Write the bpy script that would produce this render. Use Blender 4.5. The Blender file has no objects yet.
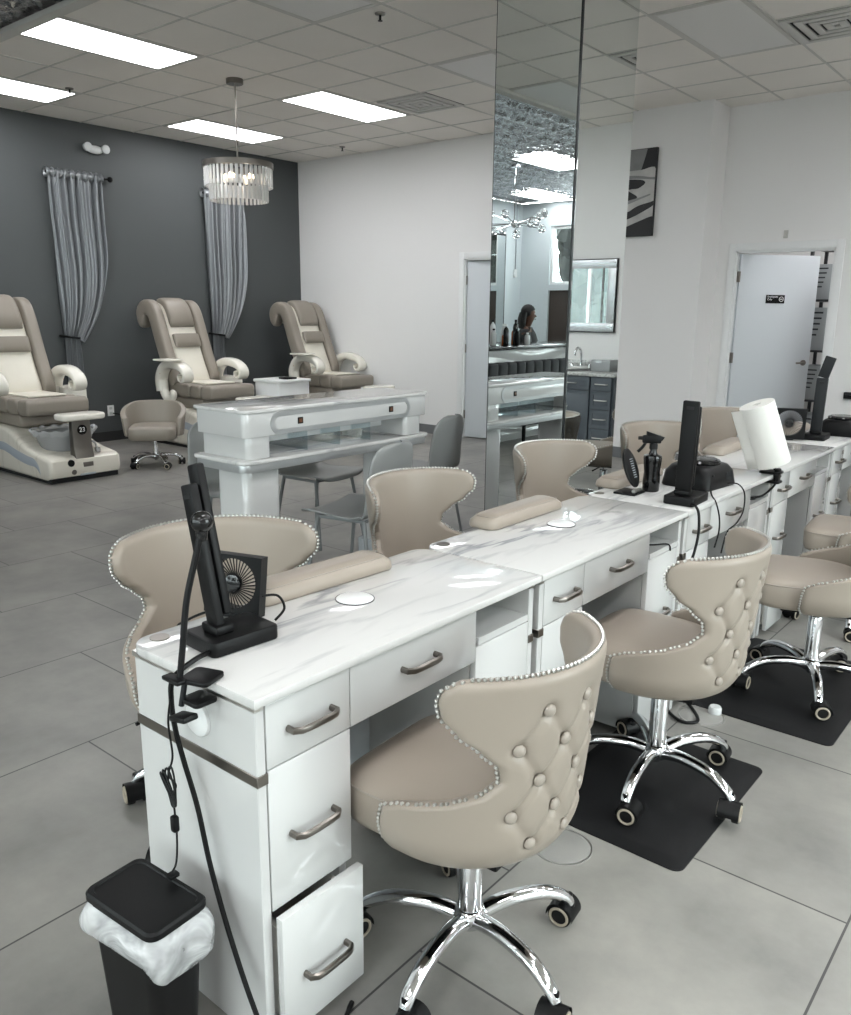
import bpy, bmesh, math, random
from mathutils import Vector, Matrix, noise
R = math.radians
random.seed(7)
scn = bpy.context.scene
COL = scn.collection
PI = math.pi

# ------------------------------------------------------------------ materials
def lin(c):
    out = []
    for v in c:
        v /= 255.0
        out.append(v / 12.92 if v <= 0.04045 else ((v + 0.055) / 1.055) ** 2.4)
    return tuple(out) + (1.0,)

def new_mat(name):
    m = bpy.data.materials.new(name)
    m.use_nodes = True
    nt = m.node_tree
    b = nt.nodes['Principled BSDF']
    return m, nt, b

def mat(name, rgb, rough=0.5, metal=0.0, coat=0.0, bump=0.0, bscale=60.0, var=0.0, vscale=4.0, sheen=0.0, spec=0.5):
    m, nt, b = new_mat(name)
    b.inputs['Base Color'].default_value = lin(rgb)
    b.inputs['Roughness'].default_value = rough
    b.inputs['Metallic'].default_value = metal
    b.inputs['Coat Weight'].default_value = coat
    b.inputs['Coat Roughness'].default_value = 0.05
    b.inputs['Specular IOR Level'].default_value = spec
    if sheen:
        b.inputs['Sheen Weight'].default_value = sheen
    tc = nt.nodes.new('ShaderNodeTexCoord')
    if bump:
        n = nt.nodes.new('ShaderNodeTexNoise')
        n.inputs['Scale'].default_value = bscale
        n.inputs['Detail'].default_value = 3
        bp = nt.nodes.new('ShaderNodeBump')
        bp.inputs['Strength'].default_value = bump
        bp.inputs['Distance'].default_value = 0.002
        nt.links.new(tc.outputs['Object'], n.inputs['Vector'])
        nt.links.new(n.outputs['Fac'], bp.inputs['Height'])
        nt.links.new(bp.outputs['Normal'], b.inputs['Normal'])
    if var:
        n = nt.nodes.new('ShaderNodeTexNoise')
        n.inputs['Scale'].default_value = vscale
        n.inputs['Detail'].default_value = 4
        r = nt.nodes.new('ShaderNodeValToRGB')
        c = lin(rgb)
        r.color_ramp.elements[0].position = 0.3
        r.color_ramp.elements[1].position = 0.7
        r.color_ramp.elements[0].color = tuple(v * (1 - var) for v in c[:3]) + (1,)
        r.color_ramp.elements[1].color = tuple(min(1, v * (1 + var)) for v in c[:3]) + (1,)
        nt.links.new(tc.outputs['Object'], n.inputs['Vector'])
        nt.links.new(n.outputs['Fac'], r.inputs['Fac'])
        nt.links.new(r.outputs['Color'], b.inputs['Base Color'])
    return m

def emit(name, rgb, strength):
    m, nt, b = new_mat(name)
    b.inputs['Base Color'].default_value = lin(rgb)
    b.inputs['Emission Color'].default_value = lin(rgb)
    b.inputs['Emission Strength'].default_value = strength
    return m

def marble_mat(name, base, vein, rough, amount=0.6, scale=2.2):
    m, nt, b = new_mat(name)
    tc = nt.nodes.new('ShaderNodeTexCoord')
    mp = nt.nodes.new('ShaderNodeMapping')
    mp.inputs['Rotation'].default_value = (0, 0, R(-28))
    mp.inputs['Scale'].default_value = (3.4, 0.6, 1)
    oi = nt.nodes.new('ShaderNodeObjectInfo')
    add = nt.nodes.new('ShaderNodeVectorMath'); add.operation = 'ADD'
    sc = nt.nodes.new('ShaderNodeVectorMath'); sc.operation = 'SCALE'; sc.inputs['Scale'].default_value = 1.7
    nt.links.new(oi.outputs['Location'], sc.inputs[0])
    nt.links.new(tc.outputs['Object'], mp.inputs['Vector'])
    nt.links.new(mp.outputs['Vector'], add.inputs[0])
    nt.links.new(sc.outputs[0], add.inputs[1])
    n1 = nt.nodes.new('ShaderNodeTexNoise'); n1.inputs['Scale'].default_value = scale; n1.inputs['Detail'].default_value = 7; n1.inputs['Distortion'].default_value = 0.35
    n2 = nt.nodes.new('ShaderNodeTexNoise'); n2.inputs['Scale'].default_value = scale * 0.7; n2.inputs['Detail'].default_value = 3
    nt.links.new(add.outputs[0], n1.inputs['Vector']); nt.links.new(add.outputs[0], n2.inputs['Vector'])
    # thin veins where the noise crosses .5
    s = nt.nodes.new('ShaderNodeMath'); s.operation = 'SUBTRACT'; s.inputs[1].default_value = 0.5
    a = nt.nodes.new('ShaderNodeMath'); a.operation = 'ABSOLUTE'
    r1 = nt.nodes.new('ShaderNodeValToRGB')
    r1.color_ramp.elements[0].position = 0.0; r1.color_ramp.elements[0].color = (1, 1, 1, 1)
    r1.color_ramp.elements[1].position = 0.055; r1.color_ramp.elements[1].color = (0, 0, 0, 1)
    nt.links.new(n1.outputs['Fac'], s.inputs[0]); nt.links.new(s.outputs[0], a.inputs[0]); nt.links.new(a.outputs[0], r1.inputs['Fac'])
    r2 = nt.nodes.new('ShaderNodeValToRGB')
    r2.color_ramp.elements[0].position = 0.42; r2.color_ramp.elements[0].color = (0, 0, 0, 1)
    r2.color_ramp.elements[1].position = 0.68; r2.color_ramp.elements[1].color = (1, 1, 1, 1)
    nt.links.new(n2.outputs['Fac'], r2.inputs['Fac'])
    mu = nt.nodes.new('ShaderNodeMath'); mu.operation = 'MULTIPLY'
    nt.links.new(r1.outputs['Color'], mu.inputs[0]); nt.links.new(r2.outputs['Color'], mu.inputs[1])
    m2 = nt.nodes.new('ShaderNodeMath'); m2.operation = 'MULTIPLY'; m2.inputs[1].default_value = amount
    nt.links.new(mu.outputs[0], m2.inputs[0])
    mx = nt.nodes.new('ShaderNodeMix'); mx.data_type = 'RGBA'
    mx.inputs['A'].default_value = lin(base); mx.inputs['B'].default_value = lin(vein)
    nt.links.new(m2.outputs[0], mx.inputs['Factor'])
    nt.links.new(mx.outputs['Result'], b.inputs['Base Color'])
    b.inputs['Roughness'].default_value = rough
    return m

def floor_mat():
    m, nt, b = new_mat('floor_tile')
    N, L = nt.nodes, nt.links
    tc = N.new('ShaderNodeTexCoord')
    sp = N.new('ShaderNodeSeparateXYZ'); L.new(tc.outputs['Object'], sp.inputs[0])
    ax = N.new('ShaderNodeMath'); ax.operation = 'ADD'; ax.inputs[1].default_value = 3.845 + 0.755 * 20 - 0.3775
    ay = N.new('ShaderNodeMath'); ay.operation = 'ADD'; ay.inputs[1].default_value = -3.045 + 0.755 * 20
    L.new(sp.outputs['Y'], ax.inputs[0]); L.new(sp.outputs['X'], ay.inputs[0])
    cb = N.new('ShaderNodeCombineXYZ'); L.new(ax.outputs[0], cb.inputs['X']); L.new(ay.outputs[0], cb.inputs['Y'])
    br = N.new('ShaderNodeTexBrick')
    br.offset = 0.5; br.offset_frequency = 2; br.squash = 1.0
    br.inputs['Scale'].default_value = 1.0
    br.inputs['Mortar Size'].default_value = 0.003
    br.inputs['Mortar Smooth'].default_value = 0.1
    br.inputs['Bias'].default_value = 0.0
    br.inputs['Brick Width'].default_value = 0.755
    br.inputs['Row Height'].default_value = 0.755
    br.inputs['Color1'].default_value = lin((135, 133, 129)); br.inputs['Color2'].default_value = lin((146, 144, 139))
    br.inputs['Mortar'].default_value = lin((62, 61, 60))
    L.new(cb.outputs[0], br.inputs['Vector'])
    n1 = N.new('ShaderNodeTexNoise'); n1.inputs['Scale'].default_value = 2.1; n1.inputs['Detail'].default_value = 9; n1.inputs['Roughness'].default_value = 0.62
    L.new(tc.outputs['Object'], n1.inputs['Vector'])
    r1 = N.new('ShaderNodeValToRGB')
    r1.color_ramp.elements[0].position = 0.28; r1.color_ramp.elements[0].color = (0.62, 0.62, 0.63, 1)
    r1.color_ramp.elements[1].position = 0.72; r1.color_ramp.elements[1].color = (1.2, 1.19, 1.17, 1)
    L.new(n1.outputs['Fac'], r1.inputs['Fac'])
    mx = N.new('ShaderNodeMix'); mx.data_type = 'RGBA'; mx.blend_type = 'MULTIPLY'; mx.inputs['Factor'].default_value = 1
    L.new(br.outputs['Color'], mx.inputs['A']); L.new(r1.outputs['Color'], mx.inputs['B'])
    L.new(mx.outputs['Result'], b.inputs['Base Color'])
    b.inputs['Roughness'].default_value = 0.38
    bp = N.new('ShaderNodeBump'); bp.inputs['Strength'].default_value = 0.25; bp.inputs['Distance'].default_value = 0.002; bp.invert = True
    L.new(br.outputs['Fac'], bp.inputs['Height']); L.new(bp.outputs['Normal'], b.inputs['Normal'])
    return m

def tin_mat():
    m, nt, b = new_mat('pressed_tin')
    N, L = nt.nodes, nt.links
    tc = N.new('ShaderNodeTexCoord')
    v = N.new('ShaderNodeTexVoronoi'); v.inputs['Scale'].default_value = 5.0
    w = N.new('ShaderNodeTexNoise'); w.inputs['Scale'].default_value = 16; w.inputs['Detail'].default_value = 4
    L.new(tc.outputs['Object'], v.inputs['Vector']); L.new(tc.outputs['Object'], w.inputs['Vector'])
    ad = N.new('ShaderNodeMath'); ad.operation = 'ADD'
    L.new(v.outputs['Distance'], ad.inputs[0]); L.new(w.outputs['Fac'], ad.inputs[1])
    bp = N.new('ShaderNodeBump'); bp.inputs['Strength'].default_value = 1.0; bp.inputs['Distance'].default_value = 0.03
    L.new(ad.outputs[0], bp.inputs['Height']); L.new(bp.outputs['Normal'], b.inputs['Normal'])
    b.inputs['Base Color'].default_value = lin((196, 196, 198)); b.inputs['Metallic'].default_value = 1.0; b.inputs['Roughness'].default_value = 0.14
    return m

def glass_pane_mat(name, tint=(235, 242, 242), refl=0.08):
    m = bpy.data.materials.new(name); m.use_nodes = True
    nt = m.node_tree; nt.nodes.clear()
    o = nt.nodes.new('ShaderNodeOutputMaterial')
    t = nt.nodes.new('ShaderNodeBsdfTransparent'); t.inputs['Color'].default_value = lin(tint)
    g = nt.nodes.new('ShaderNodeBsdfGlossy'); g.inputs['Roughness'].default_value = 0.02
    x = nt.nodes.new('ShaderNodeMixShader'); x.inputs[0].default_value = refl
    nt.links.new(t.outputs[0], x.inputs[1]); nt.links.new(g.outputs[0], x.inputs[2]); nt.links.new(x.outputs[0], o.inputs[0])
    return m

def film_mat(name, rgb, alpha):
    m, nt, b = new_mat(name)
    b.inputs['Base Color'].default_value = lin(rgb)
    b.inputs['Roughness'].default_value = 0.25
    b.inputs['Alpha'].default_value = alpha
    return m

def bag_mat():
    m, nt, b = new_mat('milky_bag')
    N, L = nt.nodes, nt.links
    tc = N.new('ShaderNodeTexCoord')
    n = N.new('ShaderNodeTexNoise'); n.inputs['Scale'].default_value = 11; n.inputs['Detail'].default_value = 3; n.inputs['Distortion'].default_value = 1.2
    r = N.new('ShaderNodeMapRange'); r.inputs['From Min'].default_value = .35; r.inputs['From Max'].default_value = .65; r.inputs['To Min'].default_value = .28; r.inputs['To Max'].default_value = .72
    L.new(tc.outputs['Object'], n.inputs['Vector']); L.new(n.outputs['Fac'], r.inputs['Value']); L.new(r.outputs['Result'], b.inputs['Alpha'])
    bp = N.new('ShaderNodeBump'); bp.inputs['Strength'].default_value = .9; bp.inputs['Distance'].default_value = .02
    L.new(n.outputs['Fac'], bp.inputs['Height']); L.new(bp.outputs['Normal'], b.inputs['Normal'])
    b.inputs['Base Color'].default_value = lin((226, 227, 228)); b.inputs['Roughness'].default_value = .22
    return m

def crystal_mat(name='cut_crystal', tr=0.4):
    m, nt, b = new_mat(name)
    b.inputs['Base Color'].default_value = (1, 1, 1, 1)
    b.inputs['Roughness'].default_value = 0.02
    b.inputs['Transmission Weight'].default_value = tr
    b.inputs['IOR'].default_value = 1.5
    return m

M = dict(
    wall=mat('white_wall_paint', (233, 232, 231), 0.55, bump=0.05, bscale=180),
    gray_wall=mat('dark_gray_wall_paint', (80, 83, 84), 0.5, spec=.3, bump=0.05, bscale=180),
    pale_wall=mat('pale_blue_gray_paint', (206, 214, 217), 0.55),
    ceil=mat('acoustic_tile', (238, 234, 228), 0.9, bump=0.03, bscale=420, var=0.03, vscale=1.2),
    tbar=mat('ceiling_grid_metal', (205, 203, 198), 0.5),
    floor=floor_mat(), plate=mat('gray_plate', (146, 144, 140), 0.4), tin=tin_mat(),
    base_black=mat('black_vinyl_base', (38, 39, 40), 0.5),
    base_gray=mat('gray_vinyl_base', (112, 114, 116), 0.5),
    trim=mat('white_trim_paint', (232, 233, 233), 0.4),
    door=mat('door_paint', (206, 211, 215), 0.45),
    steel=mat('satin_steel', (200, 198, 194), 0.28, metal=1.0),
    ring=mat('satin_silver', (190, 192, 193), 0.34, metal=0.6),
    nickel=mat('brushed_nickel', (128, 123, 117), 0.3, metal=1.0),
    chrome=mat('chrome', (225, 226, 228), 0.06, metal=1.0),
    mirror=mat('mirror_glass', (226, 230, 229), 0.0, metal=1.0),
    seam=mat('mirror_edge', (24, 26, 28), 0.3),
    gloss=mat('gloss_white_lacquer', (198, 198, 197), 0.09, coat=0.5),
    inner=mat('matte_white_board', (222, 220, 214), 0.5),
    marble=marble_mat('white_marble', (206, 205, 203), (140, 142, 147), 0.05, 0.85, 3.0),
    marble_edge=mat('marble_edge', (236, 234, 229), 0.2),
    knee=marble_mat('gray_gloss_panel', (182, 187, 191), (225, 228, 230), 0.1, 0.7, 3.0),  # pale veins also stand for glossy reflection streaks, painted into the colour
    leather=mat('taupe_leather', (152, 142, 131), 0.40, bump=0.05, bscale=420, var=0.03, vscale=3, spec=0.4),
    leather_b=mat('taupe_button', (154, 145, 135), 0.4),
    pleather=mat('spa_leather', (142, 134, 124), 0.42, bump=0.08, bscale=300),
    cream=mat('cream_cover', (226, 221, 208), 0.38, bump=0.4, bscale=14),
    ivory=mat('ivory_plastic', (232, 228, 218), 0.22, coat=0.3),
    ivory_m=marble_mat('ivory_marbled', (228, 223, 211), (186, 178, 164), 0.22, 0.5, 3.0),
    wave=mat('blue_gray_stripe', (176, 183, 192), 0.25),
    basin=mat('gray_basin', (150, 152, 154), 0.12, coat=0.4),
    liner=film_mat('clear_plastic_liner', (222, 224, 226), 0.45),
    black=mat('black_plastic', (11, 11, 12), 0.44, spec=.22),
    black_gloss=mat('gloss_black_plastic', (10, 10, 11), 0.12),
    charcoal=mat('charcoal_plastic', (32, 34, 36), 0.45, spec=.25),
    rubber=mat('black_rubber', (12, 12, 13), 0.6, spec=.3),
    mat_black=mat('black_mat', (9, 9, 11), 0.66, spec=.3, bump=0.3, bscale=300),
    tan_ring=mat('caster_ring', (168, 158, 142), 0.5),
    gray_shell=mat('gray_polypropylene', (140, 142, 141), 0.42),
    gray_leg=mat('gray_painted_metal', (128, 131, 132), 0.4),
    curtain=mat('silver_satin', (150, 153, 156), 0.32, metal=0.55, bump=0.25, bscale=40),
    crystal=crystal_mat(), globe=crystal_mat('clear_globe', 0.95),
    lamp=emit('light_panel', (251, 252, 254), 13.2),
    bulb=emit('warm_bulb', (255, 232, 200), 7.0),
    unlit=mat('unlit_diffuser', (226, 225, 222), 0.4),
    dark=mat('dark_void', (22, 23, 24), 0.8),
    vent=mat('vent_white', (200, 199, 195), 0.45),
    paper=mat('paper_towel', (216, 215, 210), 0.85, bump=0.3, bscale=120),
    bag=bag_mat(),
    vanity=mat('slate_cabinet_paint', (74, 80, 88), 0.35),
    granite=mat('speckled_granite', (178, 178, 176), 0.15, var=0.45, vscale=60),
    crush=mat('crushed_glass', (190, 193, 196), 0.1, metal=0.9, bump=1.0, bscale=120),
    carton=mat('printed_white_carton', (176, 180, 182), 0.7),
    carton_k=mat('carton_print', (48, 50, 54), 0.7),
    kraft=mat('kraft_carton', (150, 124, 96), 0.8),
    shelf=mat('shelf_metal', (60, 60, 62), 0.5),
    skin=mat('brown_skin', (92, 62, 48), 0.5),
    hair=mat('black_hair', (20, 17, 16), 0.55, bump=0.6, bscale=90),
    cloth=mat('black_cloth', (26, 27, 30), 0.75),
    greyp=mat('gray_print', (150, 154, 158), 0.7),
    amber=mat('amber_bottle', (190, 104, 44), 0.2),
    clear=mat('frosted_bottle', (206, 208, 208), 0.25),
    white_p=mat('white_plastic', (232, 233, 233), 0.3),
    socket=mat('brown_socket', (96, 62, 40), 0.4),
    ledorange=emit('orange_indicator', (190, 96, 40), 0.25),
    brick=mat('brown_door_panel', (60, 50, 44), 0.4),
    green=mat('dark_foliage', (16, 19, 15), 0.9),
    bark=mat('bark', (78, 66, 56), 0.9),
    asphalt=mat('asphalt', (104, 104, 104), 0.9),
    pane=glass_pane_mat('window_glass'),
    divider=glass_pane_mat('clear_divider', (232, 238, 240), 0.06),
    label_w=mat('white_lettering', (235, 235, 235), 0.5),
    art_k=mat('print_black', (17, 17, 20), 0.5),
    art_m=mat('print_midgray', (128, 128, 128), 0.5, var=0.35, vscale=3.0),
    art_l=mat('print_lightgray', (182, 181, 178), 0.5, var=0.22, vscale=6.0),
    canvas=mat('canvas_edge', (22, 22, 25), 0.6),
)

# ------------------------------------------------------------------ mesh builder
def catmull(pts, n=8, closed=False):
    P = [Vector(p) for p in pts]; out = []
    m = len(P)
    rng = range(m if closed else m - 1)
    for i in rng:
        p0 = P[(i - 1) % m] if (closed or i > 0) else P[i]
        p1 = P[i]; p2 = P[(i + 1) % m]
        p3 = P[(i + 2) % m] if (closed or i + 2 < m) else P[(i + 1) % m]
        for k in range(n):
            t = k / n
            out.append(0.5 * ((2 * p1) + (p2 - p0) * t + (2 * p0 - 5 * p1 + 4 * p2 - p3) * t * t + (3 * p1 - p0 - 3 * p2 + p3) * t ** 3))
    if not closed:
        out.append(P[-1].copy())
    return out

class MB:
    def __init__(s):
        s.bm = bmesh.new(); s.mi = 0
    def _new(s, before):
        return [v for v in s.bm.verts if v.index == -1 or v not in before]
    def _fin(s, faces):
        for f in faces: f.material_index = s.mi
    def box(s, x0, x1, y0, y1, z0, z1, bev=0.0, seg=2, mtx=None):
        t = bmesh.new()
        bmesh.ops.create_cube(t, size=1.0)
        for v in t.verts:
            v.co = Vector(((x0 + x1) / 2 + v.co.x * (x1 - x0), (y0 + y1) / 2 + v.co.y * (y1 - y0), (z0 + z1) / 2 + v.co.z * (z1 - z0)))
        if bev:
            bmesh.ops.bevel(t, geom=t.edges[:], offset=bev, segments=seg, profile=0.5, affect='EDGES')
        s.merge(t, mtx); return s
    def merge(s, t, mtx=None):
        mp = {}
        for v in t.verts:
            mp[v] = s.bm.verts.new(mtx @ v.co if mtx else v.co)
        for f in t.faces:
            try:
                nf = s.bm.faces.new([mp[v] for v in f.verts]); nf.material_index = s.mi
            except ValueError: pass
        t.free()
    def cyl(s, c, r, h, n=24, axis='Z', r2=None, bev=0.0, mtx=None):
        t = bmesh.new()
        bmesh.ops.create_cone(t, cap_ends=True, segments=n, radius1=r, radius2=r if r2 is None else r2, depth=h)
        if bev:
            es = [e for e in t.edges if len(e.link_faces) == 2 and any(len(f.verts) > 4 for f in e.link_faces)]
            bmesh.ops.bevel(t, geom=es, offset=bev, segments=2, profile=0.5, affect='EDGES')
        rot = Matrix.Identity(4)
        if axis == 'X': rot = Matrix.Rotation(PI / 2, 4, 'Y')
        elif axis == 'Y': rot = Matrix.Rotation(-PI / 2, 4, 'X')
        elif isinstance(axis, Vector): rot = axis.to_track_quat('Z', 'Y').to_matrix().to_4x4()
        mm = Matrix.Translation(Vector(c)) @ rot
        s.merge(t, mtx @ mm if mtx else mm); return s
    def sphere(s, c, r, n=16, sc=(1, 1, 1), mtx=None):
        t = bmesh.new()
        bmesh.ops.create_uvsphere(t, u_segments=n, v_segments=max(4, n // 2), radius=r)
        for v in t.verts: v.co = Vector((v.co.x * sc[0], v.co.y * sc[1], v.co.z * sc[2])) + Vector(c)
        s.merge(t, mtx); return s
    def ico(s, c, r, sub=1, sc=(1, 1, 1)):
        t = bmesh.new(); bmesh.ops.create_icosphere(t, subdivisions=sub, radius=r)
        for v in t.verts: v.co = Vector((v.co.x * sc[0], v.co.y * sc[1], v.co.z * sc[2])) + Vector(c)
        s.merge(t); return s
    def tube(s, path, r, n=10, closed=False, flat=None):
        P = [Vector(p) for p in path]; m = len(P)
        rr = r if isinstance(r, (list, tuple)) else [r] * m
        up = None; rings = []
        for i in range(m):
            a = P[(i - 1) % m] if (closed or i > 0) else P[i]
            b = P[(i + 1) % m] if (closed or i < m - 1) else P[i]
            d = (b - a)
            if d.length < 1e-9: d = Vector((0, 0, 1))
            d.normalize()
            if up is None:
                up = Vector((0, 0, 1)) if abs(d.z) < 0.9 else Vector((1, 0, 0))
            up = up - d * up.dot(d)
            if up.length < 1e-6: up = d.orthogonal()
            up.normalize(); sd = d.cross(up)
            ring = []
            for k in range(n):
                an = 2 * PI * k / n
                w = flat or 1.0
                ring.append(s.bm.verts.new(P[i] + sd * math.cos(an) * rr[i] + up * math.sin(an) * rr[i] * w))
            rings.append(ring)
        q = m if closed else m - 1
        for i in range(q):
            A, B = rings[i], rings[(i + 1) % m]
            for k in range(n):
                f = s.bm.faces.new((A[k], A[(k + 1) % n], B[(k + 1) % n], B[k])); f.material_index = s.mi
        if not closed:
            for ring in (rings[0], rings[-1]):
                try: f = s.bm.faces.new(ring); f.material_index = s.mi
                except ValueError: pass
        return s
    def lathe(s, prof, n=32, c=(0, 0, 0), mtx=None):
        t = bmesh.new(); rings = []
        for (r, z) in prof:
            if r < 1e-6: rings.append([t.verts.new((c[0], c[1], c[2] + z))])
            else: rings.append([t.verts.new((c[0] + r * math.cos(2 * PI * k / n), c[1] + r * math.sin(2 * PI * k / n), c[2] + z)) for k in range(n)])
        for A, B in zip(rings, rings[1:]):
            for k in range(n):
                a = A if len(A) == 1 else None; b = B if len(B) == 1 else None
                if a and b: continue
                if a: t.faces.new((A[0], B[k], B[(k + 1) % n]))
                elif b: t.faces.new((A[k], A[(k + 1) % n], B[0]))
                else: t.faces.new((A[k], A[(k + 1) % n], B[(k + 1) % n], B[k]))
        s.merge(t, mtx); return s
    def prism(s, outline, a0, a1, plane='XY', bev=0.0, seg=2, mtx=None):
        t = bmesh.new()
        def mk(u, v, w):
            return {'XY': (u, v, w), 'XZ': (u, w, v), 'YZ': (w, u, v)}[plane]
        A = [t.verts.new(mk(u, v, a0)) for u, v in outline]
        B = [t.verts.new(mk(u, v, a1)) for u, v in outline]
        n = len(outline)
        fa = t.faces.new(A); fb = t.faces.new(B)
        for k in range(n): t.faces.new((A[k], A[(k + 1) % n], B[(k + 1) % n], B[k]))
        bmesh.ops.recalc_face_normals(t, faces=t.faces[:])
        if bev:
            es = list({e for f in (fa, fb) for e in f.edges})
            bmesh.ops.bevel(t, geom=es, offset=bev, segments=seg, profile=0.5, affect='EDGES')
        s.merge(t, mtx); return s
    def grid(s, fn, nu, nv, closeu=False):
        V = [[s.bm.verts.new(fn(i / (nu if closeu else nu - 1), j / (nv - 1))) for j in range(nv)] for i in range(nu)]
        for i in range(nu if closeu else nu - 1):
            for j in range(nv - 1):
                i2 = (i + 1) % nu
                f = s.bm.faces.new((V[i][j], V[i2][j], V[i2][j + 1], V[i][j + 1])); f.material_index = s.mi
        return V
    def loft(s, rings, cap=True):
        V = [[s.bm.verts.new(p) for p in r] for r in rings]
        n = len(V[0])
        for A, B in zip(V, V[1:]):
            for k in range(n):
                f = s.bm.faces.new((A[k], A[(k + 1) % n], B[(k + 1) % n], B[k])); f.material_index = s.mi
        if cap:
            for r in (V[0], V[-1]):
                f = s.bm.faces.new(r); f.material_index = s.mi
        return s
    def build(s, name, mats, parent=None, smooth=True, angle=38, loc=None, rot=None):
        bmesh.ops.recalc_face_normals(s.bm, faces=s.bm.faces[:])
        me = bpy.data.meshes.new(name)
        s.bm.to_mesh(me); s.bm.free()
        for m_ in (mats if isinstance(mats, (list, tuple)) else [mats]): me.materials.append(m_)
        if smooth:
            for p in me.polygons: p.use_smooth = True
            me.set_sharp_from_angle(angle=R(angle))
        o = bpy.data.objects.new(name, me); COL.objects.link(o)
        if parent: o.parent = parent
        if loc is not None: o.location = loc
        if rot is not None: o.rotation_euler = rot
        return o

def rrect(x0, x1, y0, y1, r, n=6, which=(1, 1, 1, 1)):
    pts = []
    cs = [(x1, y1, 0, which[0]), (x0, y1, 90, which[1]), (x0, y0, 180, which[2]), (x1, y0, 270, which[3])]
    for (cx, cy, a, w) in cs:
        rr = r if w else 0.0
        if rr == 0: pts.append((cx, cy)); continue
        ox = cx - rr if cx == x1 else cx + rr
        oy = cy - rr if cy == y1 else cy + rr
        for k in range(n + 1):
            an = R(a + 90 * k / n)
            pts.append((ox + rr * math.cos(an), oy + rr * math.sin(an)))
    return pts

def thing(name, label, cat, loc=(0, 0, 0), rz=0.0, group=None):
    o = bpy.data.objects.new(name, None); COL.objects.link(o)
    o.empty_display_size = 0.1
    o.location = loc; o.rotation_euler = (0, 0, rz)
    o['label'] = label; o['category'] = cat
    if group: o['group'] = group
    return o

def tag(o, label, cat, group=None, kind=None):
    o['label'] = label; o['category'] = cat
    if group: o['group'] = group
    if kind: o['kind'] = kind
    return o

def struct(o):
    o['kind'] = 'structure'; return o

def dup(root, loc, rz=None, label=None, group=None):
    def rec(o, par):
        c = o.copy(); COL.objects.link(c)
        if par is not None:
            c.parent = par
        for ch in [x for x in ALL_CH(o)]: rec(ch, c)
        return c
    r = rec(root, None)
    r.location = loc
    if rz is not None: r.rotation_euler = (0, 0, rz)
    if label: r['label'] = label
    if group: r['group'] = group
    return r
def ALL_CH(o):
    return list(o.children)

# ------------------------------------------------------------------ camera
W_, H_ = 851, 1015
F_PX = 832.136
yaw, pit, rol = 0.689822643, 0.232141192, 0.00932728827
ca, sa, cb_, sb = math.cos(yaw), math.sin(yaw), math.cos(pit), math.sin(pit)
fw = Vector((-sa * cb_, ca * cb_, -sb)); rt = Vector((ca, sa, 0)); up = rt.cross(fw)
r2 = rt * math.cos(rol) + up * math.sin(rol); u2 = -rt * math.sin(rol) + up * math.cos(rol)
cam = bpy.data.cameras.new('camera'); camo = bpy.data.objects.new('camera', cam); COL.objects.link(camo)
camo.matrix_world = Matrix(((r2.x, u2.x, -fw.x, 6.37937), (r2.y, u2.y, -fw.y, -5.51265), (r2.z, u2.z, -fw.z, 1.47354), (0, 0, 0, 1)))
cam.sensor_fit = 'AUTO'; cam.sensor_width = 36.0; cam.lens = F_PX * 36.0 / H_
cam.clip_start = 0.05; cam.clip_end = 200
scn.camera = camo

# ------------------------------------------------------------------ room shell
ZC = 3.353
XL, XR, YF, YB = -2.38, 9.2, -10.45, 2.40      # left, right, front (street), far wall
YR = 2.80                                      # recessed part of the far wall
def wallbox(name, x0, x1, y0, y1, z0, z1, m):
    return struct(MB().box(x0, x1, y0, y1, z0, z1).build(name, m, smooth=False))

fl = struct(MB().box(XL - .2, XR + .2, YF - .2, 5.2, -0.12, 0.0).build('floor', M['floor'], smooth=False))
T = 0.6096
ce = MB()
ce.box(XL - .2, XR + .2, -2.44, 5.2, ZC, ZC + .1)
ce.box(1.85, XR + .2, YF - .2, -2.44, ZC, ZC + .1)
ce = struct(ce.build('ceiling', M['ceil'], smooth=False))
tn = MB()
def tinz(u, v):
    x = XL - .1 + (1.85 - XL + .1) * u; y = YF - .1 + (-2.44 - YF + .1) * v
    a = (x / .3048) % 1 - .5; b = (y / .3048) % 1 - .5
    m_ = max(abs(a), abs(b)); d_ = abs(a) + abs(b)
    h = .010 * math.cos(m_ * 2 * PI * 2) + .008 * math.cos(d_ * 2 * PI * 2.5) + .004 * math.sin(x * 61) * math.sin(y * 57)
    return (x, y, ZC + .028 - h * 1.2)
tn.grid(tinz, 110, 202)
struct(tn.build('ceiling_tin', M['tin'], angle=70))
tb = MB()
for i in range(-3, 16):
    x = i * T
    y0 = YF if x > 1.86 else -2.43
    y1 = YB if x < 3.18 else YR
    if XL < x < XR: tb.box(x - .008, x + .008, y0, y1, ZC - .005, ZC + .001)
for j in range(-17, 5):
    y = j * T
    x0 = XL if y > -2.44 else 1.86
    if y < YB: tb.box(x0, XR, y - .008, y + .008, ZC - .0052, ZC + .001)
    elif y < YR: tb.box(3.18, XR, y - .008, y + .008, ZC - .0052, ZC + .001)
struct(tb.build('ceiling_grid', M['tbar'], smooth=False))
t1 = MB(); t1.box(XL, 1.90, -2.49, -2.40, ZC - .035, ZC + .002, .006); t1.box(1.82, 1.91, YF, -2.45, ZC - .035, ZC + .002, .006)
struct(t1.build('trim_1', M['tbar']))

# left wall: dark gray accent, pale near the street end
wallbox('wall_left', XL - .15, XL, -6.3, YB + .15, 0, ZC, M['gray_wall'])
wallbox('wall_left_front', XL - .15, XL, YF - .15, -6.3, 0, ZC, M['pale_wall'])
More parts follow.
